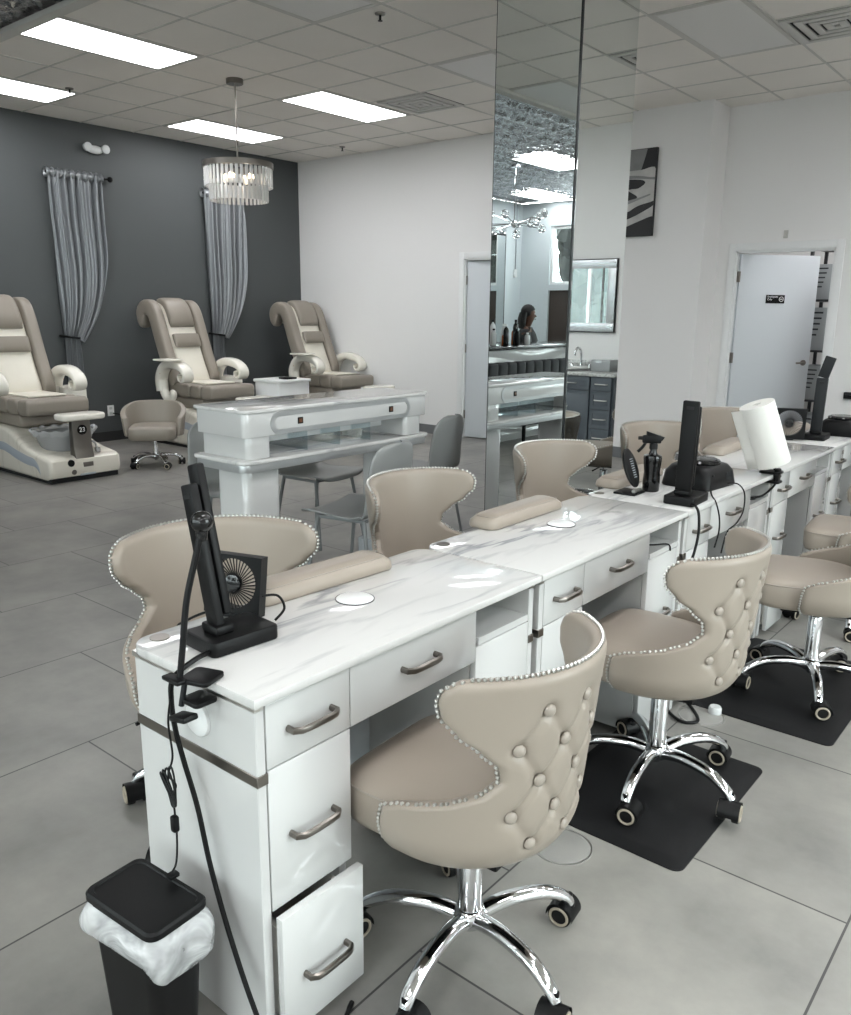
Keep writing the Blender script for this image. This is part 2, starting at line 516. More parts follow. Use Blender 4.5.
# far wall with doorway 1 (0.37..1.22) and the step back at x = 3.18
fwm = MB()
D1a, D1b, D2a, D2b, DH = 0.40, 1.26, 3.36, 4.25, 2.055
fwm.box(XL - .15, D1a, YB, YB + .12, 0, ZC); fwm.box(D1b, 3.18, YB, YB + .12, 0, ZC); fwm.box(D1a, D1b, YB, YB + .12, DH, ZC)
fwm.box(3.06, 3.18, YB + .12, YR + .12, 0, ZC)
struct(fwm.build('wall_far', M['wall'], smooth=False))
fw2 = MB()
fw2.box(3.18, D2a, YR, YR + .12, 0, ZC); fw2.box(D2b, XR + .15, YR, YR + .12, 0, ZC); fw2.box(D2a, D2b, YR, YR + .12, DH, ZC)
struct(fw2.build('wall_far_recess', M['wall'], smooth=False))
SW = [(-4.4, -1.6)]
rw = MB(); ys = [YF - .15, -4.4, -1.6, YR + .15]
for a, b in zip(ys, ys[1:]):
    if (a, b) in SW: rw.box(XR, XR + .15, a, b, 0, .3); rw.box(XR, XR + .15, a, b, 3.0, ZC)
    else: rw.box(XR, XR + .15, a, b, 0, ZC)
struct(rw.build('wall_right', M['wall'], smooth=False))
for k, (a, b) in enumerate(SW):
    f = MB(); e = .05; xo = XR + .04
    f.box(xo, xo + .08, a, a + e, .3, 3.0, .004); f.box(xo, xo + .08, b - e, b, .3, 3.0, .004)
    f.box(xo, xo + .08, a + e, b - e, .3, .35, .004); f.box(xo, xo + .08, a + e, b - e, 2.95, 3.0, .004)
    f.box(xo + .01, xo + .07, (a + b) / 2 - .02, (a + b) / 2 + .02, .35, 2.95, .004)
    wo = struct(f.build('window_%d' % (k + 6), M['trim']))
    MB().box(xo + .036, xo + .042, a + e, b - e, .35, 2.95).build('window_pane', M['pane'], wo, smooth=False)
    ld = bpy.data.lights.new('window_portal', 'AREA'); ld.shape = 'RECTANGLE'; ld.size = 2.7; ld.size_y = b - a
    ld.cycles.is_portal = True
    lo = bpy.data.objects.new('window_portal', ld); COL.objects.link(lo)
    lo.location = (XR + .16, (a + b) / 2, 1.65); lo.rotation_euler = (0, R(90), 0)
# rooms behind the doors
st = MB()
st.box(2.6, 5.6, 4.9, 5.0, 0, ZC); st.box(2.5, 2.6, YR + .12, 5.0, 0, ZC); st.box(5.6, 5.7, YR + .12, 5.0, 0, ZC)
struct(st.build('wall_storeroom', M['wall'], smooth=False))
st = MB()
st.box(-.6, 2.3, 4.4, 4.5, 0, ZC); st.box(-.7, -.6, YB + .12, 4.5, 0, ZC); st.box(2.3, 2.4, YB + .12, 4.5, 0, ZC)
struct(st.build('wall_corridor', M['wall'], smooth=False))

# front wall with storefront windows
WIN = [(-1.78, -0.98, 1.95, 2.95), (-.45, 2.2, 0.35, 3.0), (2.3, 4.4, 0.35, 3.0), (4.5, 6.6, 0.35, 3.0), (6.7, 8.8, 0.35, 3.0)]  # second opening is an unseen window, added to light the far left
DOORF = (-1.42, -0.62, 0.0, 1.85)
fr = MB()
xs = [XL - .15, -1.78, -0.98, -.45, 2.2, 2.3, 4.4, 4.5, 6.6, 6.7, 8.8, XR + .15]
for a, b in zip(xs, xs[1:]):
    y0, y1 = YF - .15, YF
    w = [q for q in WIN if abs(q[0] - a) < 1e-6]
    if w and w[0][0] != -1.78:
        fr.box(a, b, y0, y1, 0, w[0][2]); fr.box(a, b, y0, y1, w[0][3], ZC)
    elif w:
        fr.box(a, b, y0, y1, 1.85, 1.95); fr.box(a, b, y0, y1, 2.95, ZC)
    else:
        fr.box(a, b, y0, y1, 0, ZC)
struct(fr.build('wall_front', M['pale_wall'], smooth=False))
for k, (a, b, z0, z1) in enumerate(WIN):
    f = MB(); e = .05
    f.box(a, a + e, YF - .12, YF - .04, z0, z1, .004); f.box(b - e, b, YF - .12, YF - .04, z0, z1, .004)
    f.box(a + e, b - e, YF - .12, YF - .04, z0, z0 + e, .004); f.box(a + e, b - e, YF - .12, YF - .04, z1 - e, z1, .004)
    if b - a > 1.5: f.box((a + b) / 2 - .02, (a + b) / 2 + .02, YF - .11, YF - .05, z0 + e, z1 - e, .004)
    wo = struct(f.build('window_%d' % (k + 1), M['trim']))
    MB().box(a + e, b - e, YF - .084, YF - .078, z0 + e, z1 - e).build('window_pane', M['pane'], wo, smooth=False)
    ld = bpy.data.lights.new('window_portal', 'AREA'); ld.shape = 'RECTANGLE'; ld.size = b - a; ld.size_y = z1 - z0
    ld.cycles.is_portal = True
    lo = bpy.data.objects.new('window_portal', ld); COL.objects.link(lo)
    lo.location = ((a + b) / 2, YF - .16, (z0 + z1) / 2); lo.rotation_euler = (R(90), 0, R(0))
d3 = MB()
d3.box(-1.78, -0.98, YF - .1, YF - .05, 0.005, 1.85, .004)
d3 = struct(d3.build('door_3', M['brick']))
MB().tube([(-1.08, YF - .05, .95), (-1.08, YF, .95), (-1.08, YF, 1.15), (-1.08, YF - .05, 1.15)], .012).build('door_handle', M['steel'], d3)

# side windows on the street-right wall keep the service side bright
# baseboards
bb = MB(); bb.box(XL, XL + .012, -6.3, YB, 0, .11); struct(bb.build('baseboard_left', M['base_black'], smooth=False))
bb = MB(); bb.box(XL, D1a - .07, YB - .012, YB, 0, .11); bb.box(D1b + .07, 3.18, YB - .012, YB, 0, .11)
bb.box(3.18, 3.192, YB, YR, 0, .11); bb.box(3.192, D2a - .07, YR - .012, YR, 0, .11); bb.box(D2b + .07, XR, YR - .012, YR, 0, .11)
struct(bb.build('baseboard_far', M['base_gray'], smooth=False))

# door casings and leaves
def doorway(idx, xa, xb, yw, ang, hinge_right=False):
    c = MB(); w = .07
    c.box(xa - w, xa, yw - .016, yw, 0, DH + w, .003); c.box(xb, xb + w, yw - .016, yw, 0, DH + w, .003); c.box(xa, xb, yw - .016, yw, DH, DH + w, .003)
    c.box(xa, xa + .018, yw, yw + .12, 0, DH); c.box(xb - .018, xb, yw, yw + .12, 0, DH); c.box(xa, xb, yw, yw + .12, DH - .018, DH)
    cas = struct(c.build('door_%d_casing' % idx, M['trim']))
    leaf = MB().box(0, xb - xa - .045, -.02, .02, .012, DH - .025, .002).build('door_%d' % idx, M['door'])
    leaf.location = (xa + .022, yw + .045, 0); leaf.rotation_euler = (0, 0, R(ang)); struct(leaf)
    for z in (.28, 1.05, 1.82):
        h = MB(); h.cyl((0, 0, z), .008, .1, 10); h.box(-.022, 0, -.002, .028, z - .05, z + .05)
        h.build('hinge', M['nickel'], leaf, loc=(-.004, -.028, 0))
    wd = xb - xa - .045
    hd = MB(); hd.cyl((wd - .07, -.026, 1.0), .028, .012, 20, 'Y'); hd.cyl((wd - .07, -.045, 1.0), .01, .03, 12, 'Y')
    hd.tube(catmull([(wd - .07, -.06, 1.0), (wd - .11, -.062, 1.0), (wd - .165, -.055, .998)], 5), [.009] * 11, 10)
    hd.build('door_handle', M['nickel'], leaf)
    return leaf
door1 = doorway(1, D1a, D1b, YB, 8)
door2 = doorway(2, D2a, D2b, YR, 50)

# street outside
struct(MB().box(-40, 60, -60, 30, -.25, -.15).build('ground_outside', M['asphalt'], smooth=False))
for k, (tx, ty, hh) in enumerate([(-10, -30, 6.5), (-2, -34, 7.5), (6, -31, 6.2), (14, -33, 7.2), (19, -18, 3.7), (24, -26, 4.0), (31, -33, 4.4), (29, -20, 4.2)]):
    t = thing('street_tree', 'dark leafy tree beyond the storefront, number of neighbours on its %s side' % 'left', 'tree', (tx, ty, -.15), 0, 'trees across the street')
    t['label'] = 'dark leafy tree across the street outside the storefront windows'
    MB().tube([(0, 0, 0), (.1, 0, hh * .3), (0, .1, hh * .55)], [.22, .18, .12], 8).build('trunk', M['bark'], t)
    cr = MB()
    rnd = random.Random(k)
    for q in range(26):
        cr.ico((rnd.uniform(-2.6, 2.6), rnd.uniform(-1.6, 1.6), hh * rnd.uniform(.22, .9)), rnd.uniform(.7, 1.3) * (1 if hh > 5 else .75), 3)
    for v in cr.bm.verts: v.co += noise.noise_vector(v.co * 2.2) * .3 + noise.noise_vector(v.co * 7) * .12
    cr.build('crown', M['green'], t)

# ------------------------------------------------------------------ ceiling fittings
def light_panel(i, y0, lit, label, first={}):
    t = thing('ceiling_light', label, 'ceiling light', (i * T + T / 2, y0 + T, ZC), 0, 'lit ceiling panels' if lit else 'unlit ceiling panels')
    f = MB()
    a, b = T / 2 - .012, T - .012
    f.box(-a, a, -b, -b + .03, -.009, -.001, .002); f.box(-a, a, b - .03, b, -.009, -.001, .002)
    f.box(-a, -a + .03, -b + .03, b - .03, -.009, -.001, .002); f.box(a - .03, a, -b + .03, b - .03, -.009, -.001, .002)
    f.build('frame', M['tbar'], t)
    MB().box(-a + .03, a - .03, -b + .03, b - .03, -.006, -.002).build('diffuser', M['lamp'] if lit else M['unlit'], t, smooth=False)
    return t
light_panel(0, 0, True, 'lit ceiling panel in front of the white wall corner, beside the square air vent')
light_panel(-3, 0, True, 'lit ceiling panel behind the crystal chandelier, above the dark wall')
light_panel(-3, -4 * T, True, 'lit ceiling panel cut by the left edge of the photo')
light_panel(0, -4 * T, True, 'largest lit ceiling panel, between the tin ceiling corner and the chandelier')
light_panel(3, -4 * T, False, 'unlit ceiling panel at the top edge, nearest the mirrored column on the left')
light_panel(3, 0, False, 'unlit pale ceiling panel cut off by the left edge of the mirrored column')
light_panel(6, 0, False, 'unlit pale ceiling panel in front of the far door, right of the mirrored column')
light_panel(3, -8 * T, False, 'unlit ceiling panel beside the tin ceiling, seen in the column mirror')
light_panel(0, -6.44 - 2 * T, True, 'lit panel in the tin ceiling nearest the sputnik chandelier, seen in the mirror')
light_panel(-3, -9.13 - 2 * T, True, 'lit panel in the tin ceiling by the street wall, seen in the mirror')
light_panel(-3, -6.44 - 2 * T, True, 'lit panel in the tin ceiling beside the pale side wall')
light_panel(6, -4 * T, False, 'unlit ceiling panel above the nail desks')
rows = ['at the street end', 'in the second row from the street', 'behind the photographer', 'above the technician chairs', 'nearest the vanity']
for col, nm in ((9, 'lit ceiling panel right of the desks'), (12, 'lit ceiling panel along the right wall')):
    for q, j in enumerate((-16, -12, -8, -4, 0)):
        light_panel(col, j * T, True, nm + ', ' + rows[q])

t_ = light_panel(7, 3.45 - T, True, 'unseen lit panel added to brighten the storeroom')  # added lamp, out of view, so the dark storeroom and cartons show
t_['group'] = 'lit ceiling panels'
def vent(x, y, label):
    t = thing('ceiling_vent', label, 'air vent', (x, y, ZC), 0, 'square ceiling air vents')
    MB().box(-.29, .29, -.29, .29, -.003, -.0005).build('backing', M['dark'], t, smooth=False)
    for k, a in enumerate((.29, .215, .14, .07)):
        s = MB(); b = a - .05
        z0, z1 = -.014 + 0, -.004
        for sx in (-1, 1):
            s.box(min(sx * a, sx * b), max(sx * a, sx * b), -a, a, -.016, -.004, .003)
            s.box(-b, b, min(sx * a, sx * b), max(sx * a, sx * b), -.016, -.004, .003)
        s.build('louvre_ring', M['vent'], t)
    return t
vent(1.5 * T + .06, 1.5 * T, 'square ceiling air vent touching the lit panel near the white wall')
vent(7.5 * T, 1.5 * T, 'square ceiling air vent at the top right corner of the photo')

def sprinkler(x, y, label):
    t = thing('fire_sprinkler', label, 'sprinkler', (x, y, ZC), 0, 'ceiling fire sprinklers')
    MB().lathe([(0, 0), (.036, 0), (.034, -.008), (.018, -.012), (0, -.012)], 20, (0, 0, -.0005)).build('escutcheon', M['nickel'], t)
    s = MB().cyl((0, 0, -.028), .008, .034, 10); s.lathe([(0, -.044), (.016, -.044), (.016, -.047), (0, -.047)], 14)
    s.build('nozzle', M['black'], t)
sprinkler(2.31, -1.09, 'fire sprinkler at the top, left of the mirrored column')
sprinkler(-1.13, 1.98, 'small fire sprinkler close to the white wall corner')
sprinkler(-1.14, -1.38, 'small fire sprinkler at the end of the left edge ceiling panel')

# emergency light on the dark wall
t = thing('emergency_light', 'white twin head emergency light high on the dark gray wall', 'emergency light', (XL, -.485, 3.1))
MB().sphere((0.03, 0, 0), .07, 20, (.5, 1.35, .62)).build('housing', M['white_p'], t)
for s_ in (-1, 1):
    h = MB().cyl((.06, s_ * .1, .012), .042, .05, 20, 'X', .046, bev=.006)
    h.build('lamp_head', M['clear'], t)

# crystal chandelier
t = thing('chandelier', 'round two tier crystal chandelier on a nickel rod over the pedicure area', 'chandelier', (.26, -.67, ZC))
MB().lathe([(0, 0), (.072, 0), (.072, -.035), (.066, -.04), (0, -.04)], 28).build('canopy', M['nickel'], t)
MB().tube([(0, 0, -.04), (0, 0, -.66)], .008, 10).build('rod', M['nickel'], t)
hz = -.66
g = MB()
for (rr, za, zb) in ((.300, hz - .0, hz - .045),):
    g.lathe([(rr - .01, za), (rr, za), (rr, zb), (rr - .01, zb), (rr - .01, za)], 48)
g.cyl((0, 0, hz - .01), .03, .03, 16)
for a in range(3): g.tube([(0, 0, hz - .01), (.29 * math.cos(a * 2.094), .29 * math.sin(a * 2.094), hz - .012)], .006, 8)
g.build('ring_frame', M['nickel'], t)
def crystal(rr, n, z0, z1):
    c0 = MB().box(rr - .007, rr + .007, -.013, .013, z1, z0, .004, 1).build('crystal_prism', M['crystal'], t, smooth=False)
    for k in range(1, n):
        c = c0.copy(); COL.objects.link(c); c.parent = t; c.rotation_euler = (0, 0, 2 * PI * k / n)
crystal(.285, 44, hz - .048, hz - .2)
crystal(.245, 40, hz - .15, hz - .315)
for a in range(4):
    an = a * PI / 2 + .4
    b = MB(); b.cyl((.12 * math.cos(an), .12 * math.sin(an), hz - .05), .012, .06, 10)
    bo = b.build('socket', M['nickel'], t)
    MB().sphere((.12 * math.cos(an), .12 * math.sin(an), hz - .12), .026, 12, (1, 1, 1.5)).build('bulb', M['bulb'], bo)

# sputnik chandelier (seen in the mirror)
t = thing('sputnik_chandelier', 'chrome sputnik chandelier with glass globes under the tin ceiling', 'chandelier', (-.18, -6.91, ZC))
MB().lathe([(0, 0), (.07, 0), (.07, -.03), (0, -.035)], 24).build('canopy', M['chrome'], t)
MB().tube([(0, 0, -.03), (0, 0, -.72)], .009, 8).build('rod', M['chrome'], t)
MB().sphere((0, 0, -.74), .05, 16).build('hub', M['chrome'], t)
rnd = random.Random(3)
for k in range(14):
    an = k * 2.399; el = rnd.uniform(-.5, .5)
    d = Vector((math.cos(an) * math.cos(el), math.sin(an) * math.cos(el), math.sin(el) * .7)); ln = rnd.uniform(.3, .5)
    c = Vector((0, 0, -.74))
    a = MB().tube([c, c + d * ln], .006, 8).build('arm', M['chrome'], t)
    MB().sphere(c + d * (ln + .045), .055, 16).build('globe', M['globe'], a)

# ------------------------------------------------------------------ mirrored column
CX0, CX1, CY0, CY1 = 3.406, 3.954, -1.33, -.705
struct(MB().box(CX0 + .002, CX1 - .002, CY0 + .002, CY1 - .002, 0, ZC - .001).build('column', M['seam'], smooth=False))
def mpanel(label, x0, x1, y0, y1):
    o = MB().box(x0, x1, y0, y1, .012, ZC - .007).build('mirror_panel', M['mirror'], smooth=False)
    tag(o, label, 'mirror', 'mirror panels cladding the column')
mpanel('tall mirror panel on the left face of the column, reflecting the tin ceiling', CX0 + .010, CX1 - .010, CY0 - .003, CY0 + .0015)
mpanel('tall mirror panel on the right face of the column, reflecting the vanity', CX1 - .0015, CX1 + .003, CY0 + .008, CY1 - .004)
mpanel('tall mirror panel on the hidden left side of the column', CX0 - .003, CX0 + .0015, CY0 + .012, CY1 - .004)

# ------------------------------------------------------------------ curtains
def curtain(yc, wid, label, seed):
    t = thing('curtain', label, 'curtain', (XL, yc, 0), 0, 'silver tied back curtains on the dark wall')
    ztop, ztie, zbot = 2.80, 1.17, .32
    ytie = -.18
    nf = 7
    def fn(u, v):
        z = ztop + .05 - v * (ztop + .05 - zbot)
        if z > ztie:
            k = (ztop - z) / (ztop - ztie); k = max(0, k)
            yl = -wid / 2 + (wid / 2 + ytie - .07) * (k ** 1.1) ; yr = wid / 2 - (wid / 2 - ytie - .10) * max(0, (k - .35) / .65) ** 3.2
            am = .040 * (1 - k * .35); sag = .16 * math.sin(PI * min(1, k)) * 0
        else:
            k = (ztie - z) / (ztie - zbot)
            yl = ytie - .07 - .015 * k; yr = ytie + .10 + .02 * k; am = .02
        y = yl + (yr - yl) * u
        ph = 2 * PI * nf * (u + .02 * math.sin(z * 3 + seed)) + seed
        w_ = math.sin(ph); x = .055 + am * (math.copysign(abs(w_) ** .55, w_) * .6 + .4 * math.sin(ph * 2.3 + seed)) + .010 * math.sin(ph * .37 + z * 2.0)
        if z > ztie:
            lowr = max(0, (1 - (z - ztie) / .5)); x += .04 * lowr * u
            # the free side droops below the tie
            z -= .10 * u * max(0, 1 - (z - ztie) / .55) ** 1.5
        if z > ztop - .04: x = .05 + (x - .05) * 1.0 + .012 * math.sin(ph * 1.5)
        return (max(.012, x), y, z)
    g = MB(); g.grid(fn, 150, 70)
    o = g.build('fabric', M['curtain'], t, angle=80)
    sm = o.modifiers.new('thickness', 'SOLIDIFY'); sm.thickness = .003; sm.offset = 0
    h = MB()
    def fh(u, v):
        a = v * 2 * PI; y = -wid / 2 - .01 + (wid + .02) * u; r = .040 + .012 * math.sin(u * 2 * PI * 9 + seed) + .004 * math.sin(u * 120)
        return (.052 + r * math.cos(a), y, ztop + .012 + r * math.sin(a))
    h.grid(fh, 90, 13); h.build('ruffled_heading', M['curtain'], t, angle=80)
    r = MB().tube([(.055, -wid / 2 - .0, ztop + .015), (.055, wid / 2 + .09, ztop + .015)], .011, 10)
    r.sphere((.055, wid / 2 + .11, ztop + .015), .03, 14); r.sphere((.055, -wid / 2 + .01, ztop + .015), .018, 12)
    r.tube([(0, wid / 2 + .05, ztop + .015), (.055, wid / 2 + .05, ztop + .015)], .007, 8)
    r.build('rod', M['black'], t)
    tb_ = MB().tube(catmull([(.01, ytie - .1, ztie + .01), (.10, ytie - .05, ztie), (.12, ytie + .05, ztie - .015), (.02, ytie + .11, ztie - .01)], 6), .011, 8)
    tb_.tube([(0, ytie - .1, ztie + .01), (.04, ytie - .12, ztie + .01)], .006, 8)
    tb_.build('tieback', M['black'], t)
curtain(-.76, .60, 'silver satin tied back curtain beneath the emergency light', 0.3)
curtain(1.14, .60, 'silver satin tied back curtain partly behind the crystal chandelier', 1.7)

# wall outlets
def outlet(name, label, cat, loc, rz, plug=False):
    t = thing(name, label, cat, loc, rz)
    MB().box(0, .007, -.04, .04, -.06, .06, .003).build('cover_plate', M['white_p'], t)
    for z in (-.028, .028):
        MB().box(.006, .010, -.017, .017, z - .014, z + .014, .002).build('socket', M['clear'], t)
    return t
outlet('wall_outlet', 'white double wall outlet low on the dark gray wall behind the stool', 'outlet', (XL, -.52, .34), 0)
cd = MB().tube(catmull([(XL + .012, -.5, .31), (XL + .05, -.46, .3), (XL + .1, -.3, .24), (XL + .12, -.18, .08), (XL + .14, -.25, .02), (XL + .25, -.4, .012), (XL + .4, -.3, .012)], 8), .006, 8)
tag(cd.build('power_cable', M['black']), 'black power cord hanging from the outlet on the dark wall', 'cord')
t = thing('wall_hook', 'small metal fitting on the white wall above the far door', 'wall fitting', (3.80, YR, 2.19))
MB().box(-.02, .02, -.008, 0, -.035, .035, .003).build('plate', M['steel'], t)
MB().tube(catmull([(0, -.008, .01), (0, -.03, .0), (0, -.03, -.025)], 5), .005, 8).build('hook', M['steel'], t)

t = thing('wall_bracket', 'small black box on the white wall at the right edge, above the far nail dryer', 'wall fitting', (4.50, YR, .76))
MB().box(-.035, .05, -.05, -.001, -.03, .03, .006).build('box', M['black'], t)
MB().box(-.02, .035, -.053, -.0505, -.012, .012, .001).build('face', M['black_gloss'], t)
# art print
t = thing('art_print', 'black and white canvas print of a hand, on the wall behind the mirrored column', 'picture', (2.49, YB, 2.6))
MB().box(-.19, .19, -.035, -.001, -.4, .4, .003).build('canvas', M['canvas'], t)
pr = MB()
def poly(pts, z): pr.prism(pts, -.0355 - z, -.0352 - z, 'XZ')
def A2(u, v): return (min(.185, max(-.185, -.10 + (u - 235) / 235 * .285)), min(.395, max(-.395, .4 - (v - 147) * .00106)))
def P2(z, m_, *uv):
    pr.mi = m_
    if len(uv) > 5: uv = [(q.x, q.y) for q in catmull([(a, b, 0) for a, b in uv], 5, True)]
    poly([A2(a, b) for a, b in uv], z)
P2(0, 0, (150, 150), (480, 150), (480, 898), (150, 898))
P2(.0004, 1, (150, 150), (392, 150), (380, 210), (348, 330), (150, 330))
P2(.0008, 2, (150, 340), (240, 330), (350, 328), (480, 330), (480, 600), (440, 610), (330, 640), (225, 705), (150, 730), (150, 610), (240, 588), (330, 560), (240, 490), (330, 485), (385, 445), (360, 415), (240, 400), (150, 400))
P2(.0010, 0, (150, 410), (240, 405), (350, 412), (390, 438), (350, 472), (240, 492), (150, 500))
P2(.0012, 1, (150, 610), (235, 588), (340, 565), (430, 540), (432, 552), (340, 585), (235, 622), (150, 640))
P2(.0014, 0, (150, 700), (225, 690), (330, 655), (480, 600), (480, 655), (440, 662), (320, 722), (215, 765), (150, 780))
P2(.0016, 2, (150, 790), (216, 762), (320, 722), (440, 660), (480, 640), (480, 725), (440, 738), (330, 780), (240, 815), (215, 810), (150, 830))
P2(.0018, 1, (150, 370), (300, 372), (430, 395), (480, 400), (480, 420), (430, 415), (300, 398), (150, 400))
pr.build('print', [M['art_k'], M['art_m'], M['art_l']], t, smooth=False)

# door sign
sg = thing('door_sign', 'small black staff sign with white lettering on the far white door', 'sign')
sg.matrix_world = door2.matrix_world if False else Matrix.Translation((D2a + .022, YR + .045, 0)) @ Matrix.Rotation(R(50), 4, 'Z')
MB().box(.30, .50, -.026, -.0205, 1.575, 1.655, .002).build('plate', M['black'], sg)
def text(body, size, parent, loc, rot, m, ext=.0006, name='lettering', align='CENTER'):
    cu = bpy.data.curves.new(name, 'FONT'); cu.body = body; cu.size = size; cu.extrude = ext; cu.align_x = align; cu.align_y = 'CENTER'
    cu.materials.append(m)
    tmp = bpy.data.objects.new(name, cu); COL.objects.link(tmp)
    bpy.context.view_layer.update()
    me = bpy.data.meshes.new_from_object(tmp.evaluated_get(bpy.context.evaluated_depsgraph_get()))
    bpy.data.objects.remove(tmp)
    me.name = name; me.materials.clear(); me.materials.append(m)
    o = bpy.data.objects.new(name, me); COL.objects.link(o); o.parent = parent; o.location = loc; o.rotation_euler = rot
    return o
text('Employees\nOnly', .026, sg, (.312, -.0268, 1.625), (R(90), 0, 0), M['label_w'], align='LEFT')
ic = MB(); ic.tube([(.463 + .022 * math.cos(a * PI / 12), -.0268, 1.615 + .022 * math.sin(a * PI / 12)) for a in range(24)], .003, 6, closed=True)
ic.box(.45, .476, -.0275, -.0262, 1.611, 1.619); ic.build('symbol', M['label_w'], sg)

# storeroom shelving and cartons behind the far door
t = thing('storage_shelf', 'dark metal storage shelf seen through the gap of the far door', 'shelf', (4.28, 3.84, 0))
for x in (-.45, .45):
    for y in (-.25, .25):
        MB().box(x - .015, x + .015, y - .015, y + .015, 0, 2.2).build('post', M['shelf'], t, smooth=False)
for z in (.12, .62, 1.12, 1.62, 2.12): MB().box(-.45, .45, -.25, .25, z - .02, z).build('shelf', M['shelf'], t, smooth=False)
def carton(x, y, z, w, d, h, m, label):
    c = MB(); c.box(-w / 2, w / 2, -d / 2, d / 2, 0, h, .003)
    o = c.build('carton', m, loc=(x, y, z)); tag(o, label, 'box', 'cartons in the storeroom')
    if m is M['carton']:
        p = MB()
        for q in range(5): p.box(-w * .42 + .03, -w * .42 + .03 + .09 * (1 - .12 * q), -d / 2 - .0012, -d / 2 - .0002, h * (.86 - .13 * q), h * (.90 - .13 * q))
        p.box(w * .1, w * .42, -d / 2 - .0012, -d / 2 - .0002, h * .15, h * .42)
        p.box(w * .1, w * .42, -d / 2 - .0012, -d / 2 - .0002, h * .6, h * .85)
        p.build('printing', M['carton_k'], o, smooth=False)
for k, z in enumerate((.121, .621, 1.121, 1.621)):
    carton(4.0, 3.80, z, .33, .32, .34 if k != 2 else .42, M['carton'], ['white printed carton on the bottom storeroom shelf', 'white printed carton beside the far door handle', 'white printed carton one shelf above the door handle', 'white printed carton at the top of the door gap'][k])
    carton(4.42, 3.82, z, .3, .3, .36, M['kraft'], ['brown carton on the bottom storeroom shelf', 'brown carton on the second storeroom shelf', 'brown carton on the third storeroom shelf', 'brown carton on the fourth storeroom shelf'][k])

# ------------------------------------------------------------------ nail desks
TOPZ = .785
def handle(parent, yc, z, x, L=.115):
    pts = [(x - .002, yc - L / 2, z), (x + .018, yc - L / 2, z), (x + .027, yc - L / 2 + .012, z), (x + .029, yc - L / 2 + .03, z),
           (x + .029, yc + L / 2 - .03, z), (x + .027, yc + L / 2 - .012, z), (x + .018, yc + L / 2, z), (x - .002, yc + L / 2, z)]
    MB().tube(pts, .0062, 8, flat=1.25).build('handle', M['nickel'], parent)

def desk(y0, label, pull=.0):
    t = thing('nail_desk', label, 'desk', (4.84, y0, 0), 0, 'white nail desks in a row')
    XF = .41; L = .974
    tp = MB(); tp.mi = 0
    tp.prism(rrect(0, .425, 0, L, .055, 8, (0, 1, 1, 0)), TOPZ - .02, TOPZ, 'XY', .004, 2)
    top = tp.build('marble_top', M['marble'], t)
    MB().cyl((.035, .06, TOPZ + .0005), .021, .003, 24).build('cable_grommet', M['nickel'], top)
    d = MB().lathe([(0, .004), (.043, .004), (.046, .002), (.047, 0)], 40, (.178, .512, TOPZ)); d.build('dust_vent_cover', M['white_p'], top)
    MB().lathe([(.0465, 0), (.0465, .0022), (.0485, .0022), (.0485, 0)], 40, (.178, .512, TOPZ)).build('vent_ring', M['seam'], top)
    # carcass
    c = MB()
    c.box(.012, XF, .012, .034, .0, TOPZ - .033, .002, 1)                    # end panel
    c.box(.012, XF, .94, .962, .0, TOPZ - .033, .002, 1)
    c.box(.012, XF - .02, .24, .258, .02, TOPZ - .033)                        # pedestal inner side
    c.box(.012, XF - .02, .70, .716, .02, TOPZ - .033)
    c.box(.012, .026, .034, .24, .02, TOPZ - .033); c.box(.012, .026, .716, .94, .02, TOPZ - .033)
    c.box(.012, XF - .02, .034, .24, .02, .035); c.box(.012, XF - .02, .716, .94, .02, .035)
    c.box(.026, XF - .003, .716, .94, .662, .68)                              # cubby floor
    c.box(.026, XF - .02, .258, .70, .615, .621)
    c.build('carcass', M['gloss'], t, angle=30)
    kp = MB().box(.035, .047, .262, .70, .09, .62, .002, 1); kp.build('knee_panel', M['knee'], t)
    # nickel strips
    for ya in (.010, .942):
        MB().box(.006, XF + .001, ya, ya + .022, TOPZ - .033, TOPZ - .0205).build('trim_strip', M['steel'], t, smooth=False)
        MB().box(.009, XF + .003, ya - .0005, ya + .0265 - (.005 if ya > .5 else 0), .597, .620, .001, 1).build('trim_band', M['nickel'], t)
    # drawers
    def front(name, y0_, y1_, z0, z1, x=0.0, hz_=None, hl=.115):
        o = MB().box(XF - .018 + x, XF + x, y0_, y1_, z0, z1, .0018, 2).build(name, M['gloss'], t)
        if x > .001:
            q = MB(); q.box(XF - .30 + x, XF - .018 + x, y0_ + .02, y0_ + .032, z0 + .02, z1 - .05); q.box(XF - .30 + x, XF - .018 + x, y1_ - .032, y1_ - .02, z0 + .02, z1 - .05)
            q.box(XF - .30 + x, XF - .018 + x, y0_ + .032, y1_ - .032, z0 + .02, z0 + .03)
            q.build('drawer_box', M['inner'], o, smooth=False)
        if hz_ is not None: handle(o, (y0_ + y1_) / 2, hz_, XF + x, hl)
        return o
    front('drawer', .0365, .258, .6235, .757, 0, .690)
    front('drawer', .0365, .258, .312, .6205, 0, .462)
    front('drawer', .034, .262, .028, .308, pull, .150)
    front('drawer', .2605, .70, .6235, .757, 0, .698)
    o = front('cabinet_door', .7025, .938, .028, .6595)
    handle(o, .80, .45, XF)
    return t
DY = [-4.643, -3.663, -2.683, -1.703, -.723]
DN = ['white nail desk with marble top in the foreground, next to the trash can',
      'white nail desk second from the trash can, its marble top bare but for an armrest',
      'white nail desk carrying the spray bottle and black nail dryer',
      'white nail desk with the paper towel roll clamped to it',
      'white nail desk at the far end of the row, below the storeroom door']
for k, y in enumerate(DY): desk(y, DN[k], .03 if k in (0, 3) else .0)

